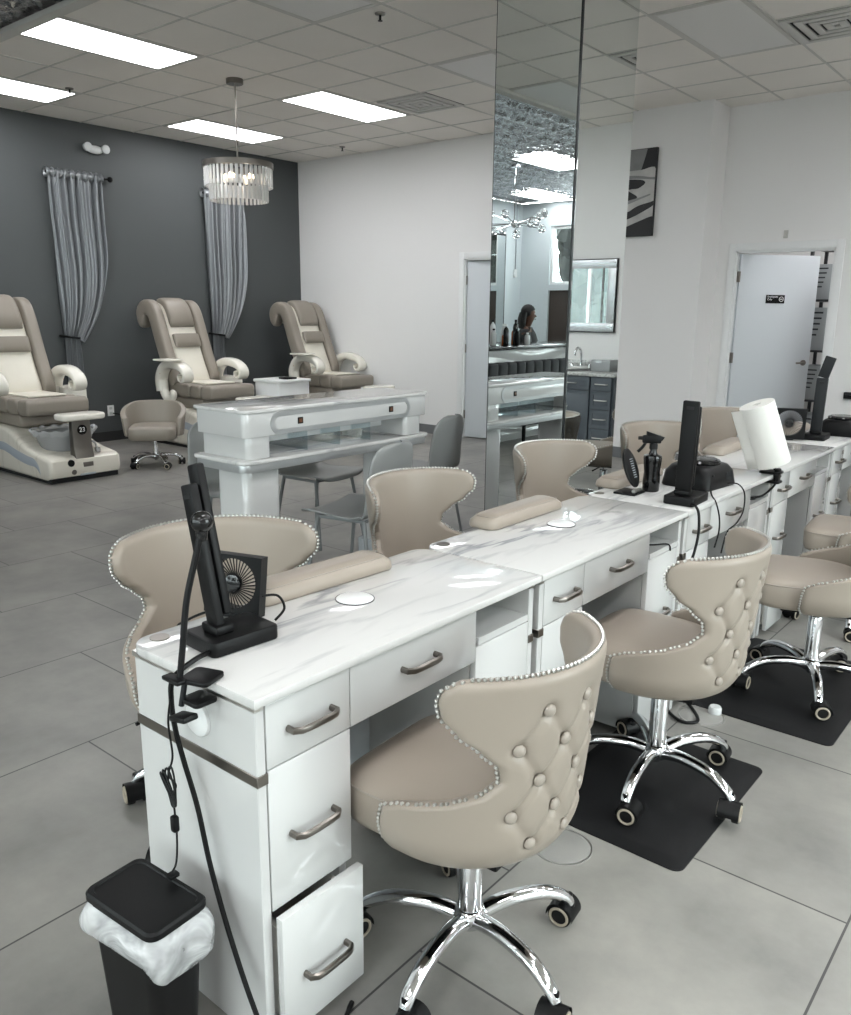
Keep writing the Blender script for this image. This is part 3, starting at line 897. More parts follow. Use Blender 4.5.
# armrest cushions
def armrest(label, loc, rz):
    t = thing('armrest_cushion', label, 'armrest', loc, rz, 'padded armrests on the nail desks')
    def ring(z, ins, r):
        hx, hy = .056 - ins, .225 - ins * 1.6
        return [Vector((x, y, z)) for x, y in rrect(-hx, hx, -hy, hy, min(r, hx * .98), 6)]
    m = MB().loft([ring(0, .002, .03), ring(.006, 0, .03), ring(.022, .001, .035), ring(.036, .012, .034), ring(.043, .026, .024), ring(.045, .038, .012)])
    m.build('cushion', M['leather'], t, angle=70)
    P = [(x, y, .0375) for x, y in rrect(-.043, .043, -.205, .205, .03, 6)]
    MB().tube(P, .0014, 6, closed=True).build('piping', M['leather_b'], t)
armrest('taupe armrest cushion behind the black lamp and fan on the foreground desk', (4.862, -4.10, TOPZ + .001), R(-3))
armrest('taupe armrest cushion on the second desk, in front of the mirrored column', (4.85, -3.16, TOPZ + .001), 0)
armrest('taupe armrest cushion behind the spray bottle', (4.85, -2.30, TOPZ + .001), 0)
armrest('taupe armrest cushion behind the paper towel roll', (4.86, -1.22, TOPZ + .001), R(2))
armrest('taupe armrest cushion beside the far black fan', (4.90, -.26, TOPZ + .001), 0)

# ------------------------------------------------------------------ tufted chairs
def interp(pts, z):
    if z <= pts[0][0]: return pts[0][1]
    for (a, b), (c, d) in zip(pts, pts[1:]):
        if z <= c:
            t_ = (z - a) / (c - a); t_ = t_ * t_ * (3 - 2 * t_) * .5 + t_ * .5
            return b + (d - b) * t_
    return pts[-1][1]
SH = [(.365, .385), (.375, .408), (.40, .418), (.45, .418), (.485, .412), (.502, .38), (.52, .325), (.54, .262), (.565, .205), (.595, .176), (.625, .182),
      (.66, .216), (.695, .258), (.735, .287), (.765, .292), (.787, .287), (.803, .270), (.812, .240)]
ZB, ZT = .365, .812
RC = .225
def shell_mid(s, z):
    k = (z - .36) / .45
    rad = RC * (1 + .10 * max(0, k))
    if z < .45: rad *= 1 - .16 * ((.45 - z) / .085) ** 2
    ang = s / RC
    sg_ = 1 if ang >= 0 else -1
    if abs(ang) <= PI / 2:
        p = Vector((-math.cos(ang) * rad, math.sin(ang) * rad, 0)); n = Vector((-math.cos(ang), math.sin(ang), 0))
    else:
        ex = abs(s) - RC * PI / 2
        p = Vector((ex, sg_ * rad, 0)); n = Vector((0, sg_, 0))
    # wing tips flare out
    hz_ = max(0, min(1, (z - .64) / .1))
    fl_ = .009 * hz_ * max(0, (abs(ang) - .75) / .5) ** 2
    p += n * fl_
    p.x += .018 - .03 * max(0, k)
    # top edge dips a little over the wings
    zz = z + (0.012 * math.cos(min(PI / 2, abs(ang)) * 1.0) - .004) * max(0, (z - .6) / .2)
    n = (n + Vector((0, 0, -.06))).normalized()
    return Vector((p.x, p.y, zz)), n
BT = []
for ri, z in enumerate((.735, .66, .585, .51, .435)):
    for a in ((-25, 0, 25) if ri % 2 == 0 else (-37.5, -12.5, 12.5, 37.5)):
        BT.append((R(a) * RC, z))
SEG = []
for i, a in enumerate(BT):
    for b in BT[i + 1:]:
        if abs(abs(a[1] - b[1]) - .075) < 1e-3 and abs(abs(a[0] - b[0]) - R(12.5) * RC) < 1e-3: SEG.append((a, b))
def tuft(s, z):
    d = 0.0
    for (bs, bz) in BT:
        q = (s - bs) ** 2 + (z - bz) ** 2
        if q < .004: d += .011 * math.exp(-q / (.017 ** 2))
    m_ = 1
    for (a, b) in SEG:
        dx, dz = b[0] - a[0], b[1] - a[1]; L2 = dx * dx + dz * dz
        tt = max(0, min(1, ((s - a[0]) * dx + (z - a[1]) * dz) / L2))
        m_ = min(m_, math.hypot(s - a[0] - tt * dx, z - a[1] - tt * dz))
    d += .0065 * math.exp(-(m_ / .0095) ** 2)
    return d
def chair_proto(name, label, loc, rz, group):
    t = thing(name, label, 'chair', loc, rz, group)
    nu, nv = 121, 66
    zs = [ZB + (ZT - ZB) * j / (nv - 1) for j in range(nv)]
    m = MB(); OUT, INN, RIM = {}, {}, {}
    for i in range(nu):
        tt = -1 + 2 * i / (nu - 1)
        for j, z in enumerate(zs):
            smx = interp(SH, z); s = tt * smx
            p, n = shell_mid(s, z)
            # distance to the outline -> thickness falls off in a round rim
            d = min((1 - abs(tt)) * smx, (ZT - z) * 1.0, (z - ZB))
            f = math.sqrt(max(0, 1 - max(0, 1 - d / .022) ** 2)); f = .18 + .82 * f
            OUT[i, j] = m.bm.verts.new(p + n * (.018 * f - tuft(s, z) * min(1, d / .02)))
            INN[i, j] = m.bm.verts.new(p - n * (.016 * f))
    F = m.bm.faces.new
    for i in range(nu - 1):
        for j in range(nv - 1):
            F((OUT[i, j], OUT[i + 1, j], OUT[i + 1, j + 1], OUT[i, j + 1]))
            F((INN[i, j], INN[i, j + 1], INN[i + 1, j + 1], INN[i + 1, j]))
    for i in range(nu - 1):
        F((OUT[i, 0], INN[i, 0], INN[i + 1, 0], OUT[i + 1, 0])); F((OUT[i, nv - 1], OUT[i + 1, nv - 1], INN[i + 1, nv - 1], INN[i, nv - 1]))
    for j in range(nv - 1):
        F((OUT[0, j], OUT[0, j + 1], INN[0, j + 1], INN[0, j])); F((OUT[nu - 1, j], INN[nu - 1, j], INN[nu - 1, j + 1], OUT[nu - 1, j + 1]))
    shell = m.build('backrest_shell', M['leather'], t, angle=75)
    # nailheads along the outline
    path = []
    for z in [.375 + (ZT - .375) * k / 120 for k in range(121)]:
        p, n = shell_mid(-interp(SH, z) - .002, z); path.append((p + n * .0065, n))
    smx = interp(SH, ZT)
    for k in range(1, 240):
        p, n = shell_mid(-smx + 2 * smx * k / 240, ZT); path.append((p + n * .0065 + Vector((0, 0, .002)), n))
    for z in [ZT - (ZT - .375) * k / 120 for k in range(121)]:
        p, n = shell_mid(interp(SH, z) + .002, z); path.append((p + n * .0065, n))
    nm = MB(); acc = 1; prev = None
    for (p, n) in path:
        if prev is not None: acc += (p - prev).length
        prev = p
        if acc >= .0108: nm.ico(p, .0050, 1); acc = 0
    nm.build('nailhead_trim', M['steel'], shell)
    b0 = None
    for (s, z) in BT:
        p, n = shell_mid(s, z)
        c = p + n * .0115
        q = n.to_track_quat('Z', 'Y')
        if b0 is None:
            b = MB(); b.lathe([(0, .008), (.006, .0075), (.011, .005), (.0135, .001), (.0125, -.003), (0, -.004)], 18)
            b0 = b.build('tufting_button', M['leather_b'], shell)
            o = b0
        else:
            o = b0.copy(); COL.objects.link(o); o.parent = shell
        o.location = c; o.rotation_mode = 'QUATERNION'; o.rotation_quaternion = q
    # seat
    def sring(z, ins, fz=0):
        pts = []
        for k in range(64):
            a = 2 * PI * k / 64
            cx, cy = math.cos(a), math.sin(a)
            e = 2 / 5.5
            eb = 2 / 2.15 if cx < 0 else e
            x = math.copysign(abs(cx) ** eb, cx); y = math.copysign(abs(cy) ** eb, cy)
            hx = (.215 if cx >= 0 else .19) - ins; hy = (.212 - ins) * (1 + .03 * x) - .006
            xx = .025 + hx * x
            pts.append(Vector((xx, hy * y, z + fz * (1 - x * x) * (1 - y * y))))
        return pts
    st_ = MB().loft([sring(.375, .02), sring(.382, .006), sring(.40, 0), sring(.458, -.002), sring(.474, .004), sring(.486, .02), sring(.494, .05), sring(.499, .1), sring(.502, .16)])
    seat = st_.build('seat', M['leather'], t, angle=80)
    MB().tube(sring(.470, .0005), .0022, 6, closed=True).build('piping', M['leather_b'], seat)
    MB().box(-.14, .14, -.12, .12, .345, .377, .006).build('seat_plate', M['black'], t)
    MB().tube(catmull([(0, -.1, .35), (.02, -.2, .345), (.03, -.235, .34)], 5), .005, 8).build('height_lever', M['black'], t)
    gl = MB(); gl.lathe([(0, .105), (.028, .105), (.028, .30), (.026, .305), (.014, .306), (.014, .35), (0, .35)], 28)
    gl.build('gas_lift', M['chrome'], t)
    base_star(t, .27, .095, R(22))
    return t
def base_star(t, rad, zh, a0=0.0, proto={}):
    h = MB(); h.lathe([(0, zh - .03), (.012, zh - .03), (.014, zh - .02), (.034, zh - .012), (.04, zh), (.04, zh + .018), (.032, zh + .03), (.028, zh + .032), (0, zh + .032)], 28)
    h.build('base_hub', M['chrome'], t)
    for k in range(5):
        a = a0 + 2 * PI * k / 5
        P = catmull([(.02, 0, zh + .005), (rad * .35, 0, zh + .022), (rad * .7, 0, zh + .016), (rad * .93, 0, zh - .012), (rad * 1.0, 0, zh - .035)], 6)
        n = len(P)
        if k == 0:
            L0 = MB().tube(P, [.0225 - .007 * i / (n - 1) for i in range(n)], 12, flat=.85).build('base_leg', M['chrome'], t)
            c = MB()
            c.cyl((0, 0, .064), .0065, .022, 10)
            c.box(-.012, .022, -.010, .010, .022, .055, .006)
            def hood(u, v):
                an = R(-10) + R(200) * u; w = -.027 + .054 * v
                return Vector((.012 + .0295 * math.cos(an), w, .027 + .0295 * math.sin(an)))
            c.grid(hood, 14, 5)
            cs = c.build('caster', M['black'], t)
            cs.location = (rad, 0, 0); cs.scale = (1.15, 1.15, 1.12)
            for sy in (-1, 1):
                w = MB(); w.cyl((.012, sy * .017, .0268), .0262, .017, 24, 'Y', bev=.003)
                wo = w.build('caster_wheel', M['rubber'], cs)
            for sy in (-1, 1):
                rg = MB(); rg.tube([(.012 + .0195 * math.cos(q * PI / 12), sy * .0262, .0268 + .0195 * math.sin(q * PI / 12)) for q in range(24)], .0032, 6, closed=True)
                rg.build('wheel_ring', M['tan_ring'], cs)
            L0.rotation_euler = (0, 0, a)
            C0 = cs
            C0.location = (rad * math.cos(a), rad * math.sin(a), 0); C0.rotation_euler = (0, 0, a + .9)
        else:
            l = L0.copy(); COL.objects.link(l); l.parent = t; l.rotation_euler = (0, 0, a)
            c2 = C0.copy(); COL.objects.link(c2); c2.parent = t
            c2.location = (rad * math.cos(a), rad * math.sin(a), 0); c2.rotation_euler = (0, 0, a + [.9, 1.6, -1.2, 2.2, .4][k])
            for ch in list(C0.children):
                d = ch.copy(); COL.objects.link(d); d.parent = c2
G1 = 'tufted taupe chairs on the technician side'
G2 = 'tufted taupe chairs on the client side'
chA = chair_proto('tufted_chair', 'taupe tufted wingback rolling chair in the foreground, standing on bare tile', (5.40, -4.15, 0), R(183), G1)
dup(chA, (5.42, -3.18, .014), R(182), 'taupe tufted wingback rolling chair on the nearer black mat, at the second desk', G1)
dup(chA, (5.60, -2.14, .014), R(198), 'taupe rolling chair on the second black mat, cut by the right edge', G1)
dup(chA, (5.54, -1.20, .0), R(186), 'taupe rolling chair whose seat shows above the one on the second mat', G1)
dup(chA, (5.62, -.22, 0), R(184), 'farthest taupe rolling chair at the right edge, only a sliver visible', G1)
C1 = dup(chA, (4.50, -4.12, 0), R(-24), 'taupe wingback chair behind the lamp and fan of the foreground desk', G2)
C2 = dup(chA, (4.44, -3.03, 0), R(0), 'taupe wingback chair between the gray shell chairs and the second desk', G2)
C3 = dup(chA, (4.42, -1.98, 0), R(-4), 'taupe wingback chair in front of the mirrored column', G2)
C4 = dup(chA, (4.45, -.90, 0), R(-20), 'taupe wingback chair behind the spray bottle and black lamp', G2)
C5 = dup(chA, (4.46, .16, 0), R(-18), 'taupe wingback chair in front of the white storeroom door', G2)
for c_ in (C1, C2, C3, C4, C5): c_.scale = (1.14, 1.2, 1.015)
# ------------------------------------------------------------------ floor mats
def mat_thing(label, x0, x1, y0, y1, rz=0):
    cx, cy = (x0 + x1) / 2, (y0 + y1) / 2
    m = MB()
    a, b = (x1 - x0) / 2, (y1 - y0) / 2
    m.loft([[Vector((x, y, .0005)) for x, y in rrect(-a, a, -b, b, .03, 5)], [Vector((x, y, .004)) for x, y in rrect(-a, a, -b, b, .03, 5)],
            [Vector((x, y, .0135)) for x, y in rrect(-a + .03, a - .03, -b + .03, b - .03, .02, 5)]])
    o = m.build('floor_mat', M['mat_black'], loc=(cx, cy, 0), rot=(0, 0, rz)); tag(o, label, 'mat', 'black anti fatigue mats')
mat_thing('black floor mat under the chair at the second desk', 5.17, 5.67, -3.56, -2.87)
mat_thing('black floor mat under the chair cut by the right edge', 5.24, 5.80, -2.57, -1.72)

def floor_cover(label, x, y):
    t = thing('floor_outlet_cover', label, 'floor cover', (x, y, 0), 0, 'round floor outlet covers')
    MB().lathe([(0, .002), (.082, .002), (.085, .0)], 40).build('plate', M['plate'], t)
    MB().lathe([(.080, .0022), (.083, .0022), (.083, .0026), (.080, .0026), (.080, .0022)], 40).build('rim', M['steel'], t)
    return t
floor_cover('round floor cover plate at the near corner of the first mat', 5.365, -3.66)
t2 = floor_cover('round floor cover plate with a raised gray cap between the two mats', 5.36, -2.635)
MB().lathe([(0, .028), (.02, .028), (.024, .022), (.024, .002)], 24, (.03, .055, 0)).build('cap', M['clear'], t2)

# ------------------------------------------------------------------ trash can
t = thing('trash_can', 'slim black trash can with lid and milky liner bag beside the foreground desk', 'trash can', (5.065, -4.77, 0), R(4))
def tr(z, a, b, r=.03): return [Vector((x, y, z)) for x, y in rrect(-a, a, -b, b, r, 6)]
MB().loft([tr(.0, .082, .047), tr(.01, .085, .05), tr(.325, .104, .064)]).build('bin_body', M['black'], t, angle=50)
MB().loft([tr(.340, .106, .066, .022), tr(.343, .110, .069, .022), tr(.354, .110, .069, .022), tr(.359, .106, .065, .02), tr(.3592, .098, .057, .018), tr(.3562, .096, .055, .017), tr(.3562, .05, .02, .012)]).build('lid', M['black'], t, angle=28)
bg = MB()
NB = 96
rb = rrect(-.107, .107, -.067, .067, .03, 23)
rings = []
for j in range(14):
    v = j / 13; ring = []
    for k, (x, y) in enumerate(rb):
        a = math.atan2(y, x)
        e = 1.0 + .20 * math.sin(PI * min(1, v * 1.02)) ** .7 * (.8 + .2 * math.sin(a * 3 + 1)) + .035 * math.sin(a * 5 + v * 3) * v + .05 * v * abs(math.sin(a * 4.5 + 1)) + .02 * math.sin(a * 17 + v * 6) * v
        if j == 0: e = 1.005
        ring.append(Vector((x * e, y * (1 + (e - 1) * 1.35), .340 - v * (.098 + .022 * math.sin(a * 3 + .5) + .012 * math.sin(a * 11)))))
    rings.append(ring)
bg.loft(rings, cap=False)
for v in bg.bm.verts: v.co += noise.noise_vector(v.co * 22) * .006
lo = bg.build('liner_bag', M['bag'], t, angle=80)

# ------------------------------------------------------------------ desk lamps, fans, dryers
def desk_lamp(label, loc, rz, lean, h, head_open=False, w=.03, hd=.06):
    t = thing('desk_lamp', label, 'lamp', loc, rz, 'folding black desk lamps')
    b = MB(); b.prism(rrect(-.058, .058, -.082, .082, .012, 4), 0, .032, 'XY', .004); b.build('base', M['black'], t)
    MB().box(-.03, .03, -.085 + .03, -.085 + .075, .032, .052, .006).build('hinge_block', M['black'], t)
    A = Matrix.Translation((0, -.035, .045)) @ Matrix.Rotation(lean, 4, 'Y') 
    a1 = MB(); a1.box(-w, w, -.011, .009, 0, h - .10 + (.06 if hd == 0 else 0), .005, mtx=A); a1.build('lower_arm', M['black'] if not head_open else M['charcoal'], t)
    a2 = MB()
    if head_open:
        A2 = A @ Matrix.Translation((0, 0, h - .10)) @ Matrix.Rotation(R(14), 4, 'Y')
        a2.box(-.028, .028, -.010, .010, .002, .12, .004, mtx=A2)
    else:
        a2.box(-w, w, .012, .032, .02, h - .06, .006, mtx=A)
    a2.build('light_head', M['black'] if not head_open else M['charcoal'], t)
    sl = MB(); zs_ = h - .12 + (.06 if hd == 0 else 0); sl.box(-.014, .014, -.0125, -.0105, zs_ - .01, zs_, .001, mtx=A); sl.build('slot', M['dark'], t)
    return t
desk_lamp('black folded desk lamp on the foreground desk, in front of the small fan', (5.01, -4.495, TOPZ + .001), R(-4), R(-15), .40, False, .021)
desk_lamp('charcoal folded desk lamp standing upright in front of the nail dryer', (5.195, -2.545, TOPZ + .001), R(2), R(1), .375, False, .03, 0)
desk_lamp('charcoal desk lamp with bent head at the far end of the desk row', (5.10, -.48, TOPZ + .001), R(3), R(1), .40, True)

def fan(label, loc, rot, s=.075):
    t = thing('desk_fan', label, 'fan', loc, 0, 'small square black fans'); t.rotation_euler = rot
    f = MB()
    ro = s * .83
    n = 40
    sq = []
    for k in range(n):
        a = 2 * PI * k / n
        q = max(abs(math.cos(a)), abs(math.sin(a)))
        sq.append((s * math.cos(a) / q, s * math.sin(a) / q))
    V = []
    for (w) in (-.016, .016):
        V.append([f.bm.verts.new((x, w, z + s)) for x, z in sq]); V.append([f.bm.verts.new((ro * math.cos(2 * PI * k / n), w, ro * math.sin(2 * PI * k / n) + s + .004)) for k in range(n)])
    for k in range(n):
        k2 = (k + 1) % n
        f.bm.faces.new((V[0][k], V[0][k2], V[1][k2], V[1][k])); f.bm.faces.new((V[2][k], V[2][k2], V[3][k2], V[3][k]))
        f.bm.faces.new((V[0][k], V[0][k2], V[2][k2], V[2][k])); f.bm.faces.new((V[1][k], V[1][k2], V[3][k2], V[3][k]))
    f.build('frame', M['black'], t, angle=30)
    g = MB(); c = Vector((0, 0, s + .004))
    for k in range(40):
        a = 2 * PI * k / 40
        g.tube([c + Vector((.018 * math.cos(a), -.014, .018 * math.sin(a))), c + Vector((.84 * s * math.cos(a + .35), -.014, .84 * s * math.sin(a + .35)))], .0016, 5)
    g.build('grille', M['black'], t)
    MB().cyl(c + Vector((0, -.012, 0)), .021, .012, 24, 'Y', bev=.002).build('hub', M['black_gloss'], t)
    MB().box(-.03, .03, -.02, .035, -.006, .004, .003).build('foot', M['black'], t)
    return t
fan('small square black fan leaning behind the folded lamp on the foreground desk', (4.895, -4.40, TOPZ + .009), (R(-7), R(2), R(24)), .069)
fan('small square black fan at the far desk, right of the paper towel roll', (4.99, -.64, TOPZ + .008), (0, 0, R(20)), .085)

def dryer(label, loc, rz, led='charcoal'):
    t = thing('nail_dryer', label, 'nail dryer', loc, rz, 'black nail dryers')
    def rg(z, a, b, r): return [Vector((x, y, z)) for x, y in rrect(-a, a, -b, b, r, 8)]
    MB().loft([rg(0, .105, .125, .03), rg(.006, .108, .128, .03), rg(.062, .10, .12, .035), rg(.085, .088, .108, .05), rg(.09, .08, .098, .06)]).build('body', M['black'], t, angle=40)
    MB().lathe([(0, .108), (.06, .108), (.078, .105), (.082, .098), (.08, .09), (.07, .088)], 40).build('top_pad', M['black_gloss'], t)
    MB().lathe([(.064, .1085), (.066, .1095), (.068, .1085)], 40).build('ring', M['charcoal'], t)
    fi = MB()
    for k in range(5): fi.box(.1005, .106, .05 + k * .011 - .02, .055 + k * .011 - .02, .012, .06, .001, 1)
    fi.build('side_fins', M['charcoal'], t)
    MB().box(-.102 - .006, -.1, -.07, .07, .01, .055, .003).build('hand_opening', M['dark'], t)
    MB().box(.1, .1055, -.085, -.075, .055, .063).build('indicator_light', M[led], t)
    return t
dryer('black nail dryer with round top behind the upright lamp', (5.10, -2.19, TOPZ + .001), R(-6))
dryer('black nail dryer at the right edge on the far desk', (5.155, -.17, TOPZ + .001), R(2), 'ledorange')

# spray bottle
t = thing('spray_bottle', 'black trigger spray bottle standing beside the folding mirror', 'spray bottle', (5.01, -2.45, TOPZ + .001), R(215))
MB().lathe([(0, 0), (.030, 0), (.033, .004), (.033, .05), (.0305, .075), (.033, .10), (.036, .132), (.034, .142), (.017, .148), (.013, .160), (.013, .17), (0, .17)], 28).build('bottle', M['black_gloss'], t)
h = MB(); h.lathe([(0, .168), (.016, .168), (.016, .186), (.012, .192), (0, .192)], 20)
h.box(-.028, .045, -.011, .011, .19, .222, .006)
h.prism([(-.04, .215), (.03, .238), (.03, .222), (-.03, .2)], -.009, .009, 'XZ', .003)
h.build('spray_head', M['black'], t)
MB().tube(catmull([(.03, 0, .195), (.042, 0, .175), (.06, 0, .155)], 5), [.006] * 11, 8).build('trigger', M['black'], t)
MB().cyl((.052, 0, .21), .007, .018, 12, 'X').build('nozzle', M['black_gloss'], t)

# folding mirror
t = thing('folding_mirror', 'black oval folding mirror on a flat stand, left of the spray bottle', 'mirror', (4.965, -2.545, TOPZ + .001), R(2))
MB().box(-.045, .045, -.05, .05, 0, .008, .003).build('stand', M['black'], t)
A = Matrix.Translation((.03, 0, .02)) @ Matrix.Rotation(R(-20), 4, 'Y')
m = MB(); m.lathe([(0, -.008), (.055, -.008), (.06, -.003), (.06, .003), (.052, .008), (0, .008)], 32, mtx=A @ Matrix.Translation((0, 0, .085)) @ Matrix.Rotation(PI / 2, 4, 'Y') @ Matrix.Diagonal((1.3, .85, 1, 1)))
mo = m.build('mirror_head', M['black'], t)
s_ = MB(); 
for k in range(9): s_.box(.0085, .0105, -.012, .012, .045 + k * .009, .048 + k * .009, mtx=A)
s_.build('ridges', M['greyp'], mo, smooth=False)
MB().tube([(.03, -.03, .014), (.03, .03, .014)], .008, 10).build('hinge', M['steel'], t)

# clip gooseneck lamp on the foreground desk
t = thing('clip_gooseneck', 'black clip with a gooseneck and ball head, clamped to the foreground desk end', 'clip holder', (5.12, -4.655, TOPZ))
c = MB()
c.prism(rrect(-.03, .035, -.03, .035, .01, 4), .002, .012, 'XY', .003, mtx=Matrix.Rotation(R(20), 4, 'Z'))
c.box(-.052, .0, -.05, -.026, .004, .013, .003)
c.build('upper_jaw', M['black'], t)
c = MB(); c.prism(rrect(-.025, .03, -.032, .02, .01, 4), -.040, -.030, 'XY', .003); c.box(-.03, .02, -.062, -.028, -.062, -.05, .004, mtx=Matrix.Rotation(R(-12), 4, 'Y'))
c.build('lower_jaw', M['black'], t)
MB().tube([(-.018, -.032, -.045), (-.012, -.026, .0)], .0055, 10).build('spring', M['charcoal'], t)
MB().tube(catmull([(-.02, -.03, .012), (-.02, -.02, .07), (-.02, -.005, .16), (-.015, .02, .25), (-.015, .03, .285)], 8), .0062, 10).build('gooseneck', M['black'], t)
b = MB().sphere((-.015, .034, .303), .021, 18); b.lathe([(.010, -.02), (.012, 0), (.009, .012)], 12, (-.015, .032, .288)); b.build('ball_head', M['black_gloss'], t)

# cables
def cable(label, pts, r=.0045, cat='cable', mt='black', n=8):
    o = MB().tube(catmull(pts, n), r, 8).build('power_cable', M[mt]); tag(o, label, cat, 'loose black cables'); return o
cable('thick black power cable hanging from the lamp down the end of the foreground desk',
      [(5.045, -4.578, .797), (5.055, -4.62, .798), (5.052, -4.668, .775), (5.05, -4.675, .73), (5.053, -4.672, .667), (5.067, -4.668, .607), (5.097, -4.662, .509), (5.13, -4.662, .389), (5.185, -4.664, .26), (5.255, -4.668, .14), (5.31, -4.66, .04), (5.33, -4.60, .008), (5.325, -4.50, .008), (5.30, -4.44, .008)], .0055)
cable('thin black usb cable bundled in a knot, hanging to the trash can lid',
      [(5.063, -4.685, .74), (5.058, -4.69, .69), (5.062, -4.688, .62), (5.055, -4.695, .58), (5.07, -4.69, .56), (5.058, -4.69, .53), (5.062, -4.69, .45), (5.07, -4.70, .395), (5.072, -4.712, .378)], .0022)
k = MB()
for q in range(4):
    a = q * .6
    k.tube([(5.062 + (.012 + .004 * q) * math.cos(x * PI / 8 + a), -4.694 - .003 * q, .555 + (.045 - .006 * q) * math.sin(x * PI / 8)) for x in range(16)], .0022, 6, closed=True)
k.box(5.054, 5.07, -4.70, -4.686, .455, .49, .004); k.box(5.062, 5.08, -4.722, -4.70, .3655, .374, .002)
tag(k.build('cable_bundle', M['black']), 'coiled loop and plug of the thin usb cable above the trash can', 'cable')
cable('black cable from the upright lamp hanging down in front of the third desk', [(5.25, -2.62, .796), (5.268, -2.635, .797), (5.285, -2.64, .77), (5.29, -2.64, .70), (5.288, -2.66, .63), (5.28, -2.68, .58), (5.272, -2.69, .5)], .005)
cable('thin black cable curving off the nail dryer over the desk edge', [(5.20, -2.31, .79), (5.24, -2.40, .79), (5.272, -2.44, .775), (5.285, -2.43, .72), (5.285, -2.42, .66), (5.28, -2.44, .6)], .003)
cable('thin black cable looping from the dryer plug past the drawer handle', [(5.21, -2.16, .80), (5.25, -2.15, .80), (5.285, -2.17, .77), (5.29, -2.18, .70), (5.288, -2.24, .66), (5.285, -2.33, .64), (5.28, -2.36, .56)], .003)
cable('black cable loop lying on the floor beside the first mat', [(5.18, -2.62, .045), (5.22, -2.66, .008), (5.32, -2.74, .008), (5.37, -2.70, .008), (5.32, -2.62, .008), (5.24, -2.575, .03)], .006)
cable('thin black cable lying in the open cubby of the second desk', [(4.98, -2.86, .684), (5.1, -2.90, .684), (5.2, -2.85, .684), (5.245, -2.80, .684), (5.252, -2.79, .66)], .003)
cable('coiled black cable lying in the open cubby of the third desk', [(5.22, -1.82, .684), (5.1, -1.93, .686), (5.16, -1.97, .688), (5.23, -1.86, .690), (5.12, -1.95, .693), (5.235, -1.85, .694), (5.26, -1.74, .72), (5.275, -1.68, .77)], .005)
cable('thin cable from the foreground lamp behind the desk edge', [(4.945, -4.47, .83), (4.90, -4.47, .82), (4.85, -4.50, .792), (4.832, -4.515, .76), (4.83, -4.52, .6)], .003)
cable('short black cable plugged into the foreground fan', [(4.965, -4.375, .845), (4.99, -4.35, .845), (5.0, -4.34, .815), (4.99, -4.36, .789)], .003)
o = MB().lathe([(0, .012), (.028, .012), (.036, .006), (.037, 0)], 32, mtx=Matrix.Translation((5.075, -4.6315, .683)) @ Matrix.Rotation(PI / 2, 4, 'X')).build('round_hook', M['white_p'])
tag(o, 'white round adhesive disc on the end panel of the foreground desk', 'wall fitting')

# paper towel roll on clip
t = thing('paper_towel_roll', 'white paper towel roll tilted on a clamp at the edge of the fourth desk', 'paper towel', (5.255, -1.735, TOPZ + .045), 0)
A = Matrix.Rotation(R(21), 4, Vector((.64, -.77, 0)))
m = MB(); m.lathe([(0, 0), (.073, 0), (.074, .004), (.074, .276), (.073, .28), (.02, .28), (.02, .26), (.0, .26)], 40, mtx=A)
m.build('roll', M['paper'], t)
def sh_(u, v):
    a = R(228) - R(28) * u; rr = .075 + .034 * u * u
    return A @ Vector((rr * math.cos(a), rr * math.sin(a), .004 + .272 * v))
m = MB(); m.grid(sh_, 12, 6); o = m.build('loose_sheet', M['paper'], t); sm = o.modifiers.new('thickness', 'SOLIDIFY'); sm.thickness = .001
MB().tube([A @ Vector((0, 0, -.03)), A @ Vector((0, 0, .275))], .007, 10).build('spindle', M['black'], t)
c = MB(); c.prism(rrect(-.05, .04, -.035, .035, .01, 4), -.043, -.033, 'XY', .003); c.prism(rrect(-.03, .04, -.03, .03, .01, 4), -.085, -.075, 'XY', .003); c.box(.012, .032, -.02, .02, -.08, -.02, .004)
c.build('clamp', M['black'], t)

# ------------------------------------------------------------------ nail dryer bar table
t = thing('dryer_bar', 'long white two tier nail drying table with marble top and chrome stadium ring', 'table', (2.99, -2.33, 0))
hx, hy = .215, .71
MB().prism(rrect(-hx, hx, -hy, hy, .05, 8), .735, .755, 'XY', .006).build('lower_marble_shelf', M['marble'], t)
MB().prism(rrect(-hx + .012, hx - .012, -hy + .012, hy - .012, .045, 8), .695, .7345, 'XY', .002).build('apron', M['ring'], t)
for s_ in (-1, 1):
    yc = s_ * .53
    MB().prism(rrect(-.10, .15, yc - .115, yc + .115, .045, 8), .0, .6945, 'XY', .002).build('pedestal', M['gloss'], t)
    MB().prism(rrect(-.125, .17, yc - .14, yc + .14, .05, 8), .001, .10, 'XY', .004).build('pedestal_plinth', M['knee'], t)
    yc = s_ * .58
    MB().prism(rrect(-.19, .185, min(yc - .075, yc + .075), max(yc - .075, yc + .075), .03, 8), .7555, .866, 'XY', .002).build('riser', M['gloss'], t)
MB().prism(rrect(-hx + .02, hx - .012, -hy + .025, hy - .025, .032, 8), .866, .985, 'XY', .004).build('upper_box', M['gloss'], t)
MB().prism(rrect(-hx, hx, -hy + .01, hy - .01, .05, 8), .985, 1.002, 'XY', .005).build('upper_marble_top', M['marble'], t)
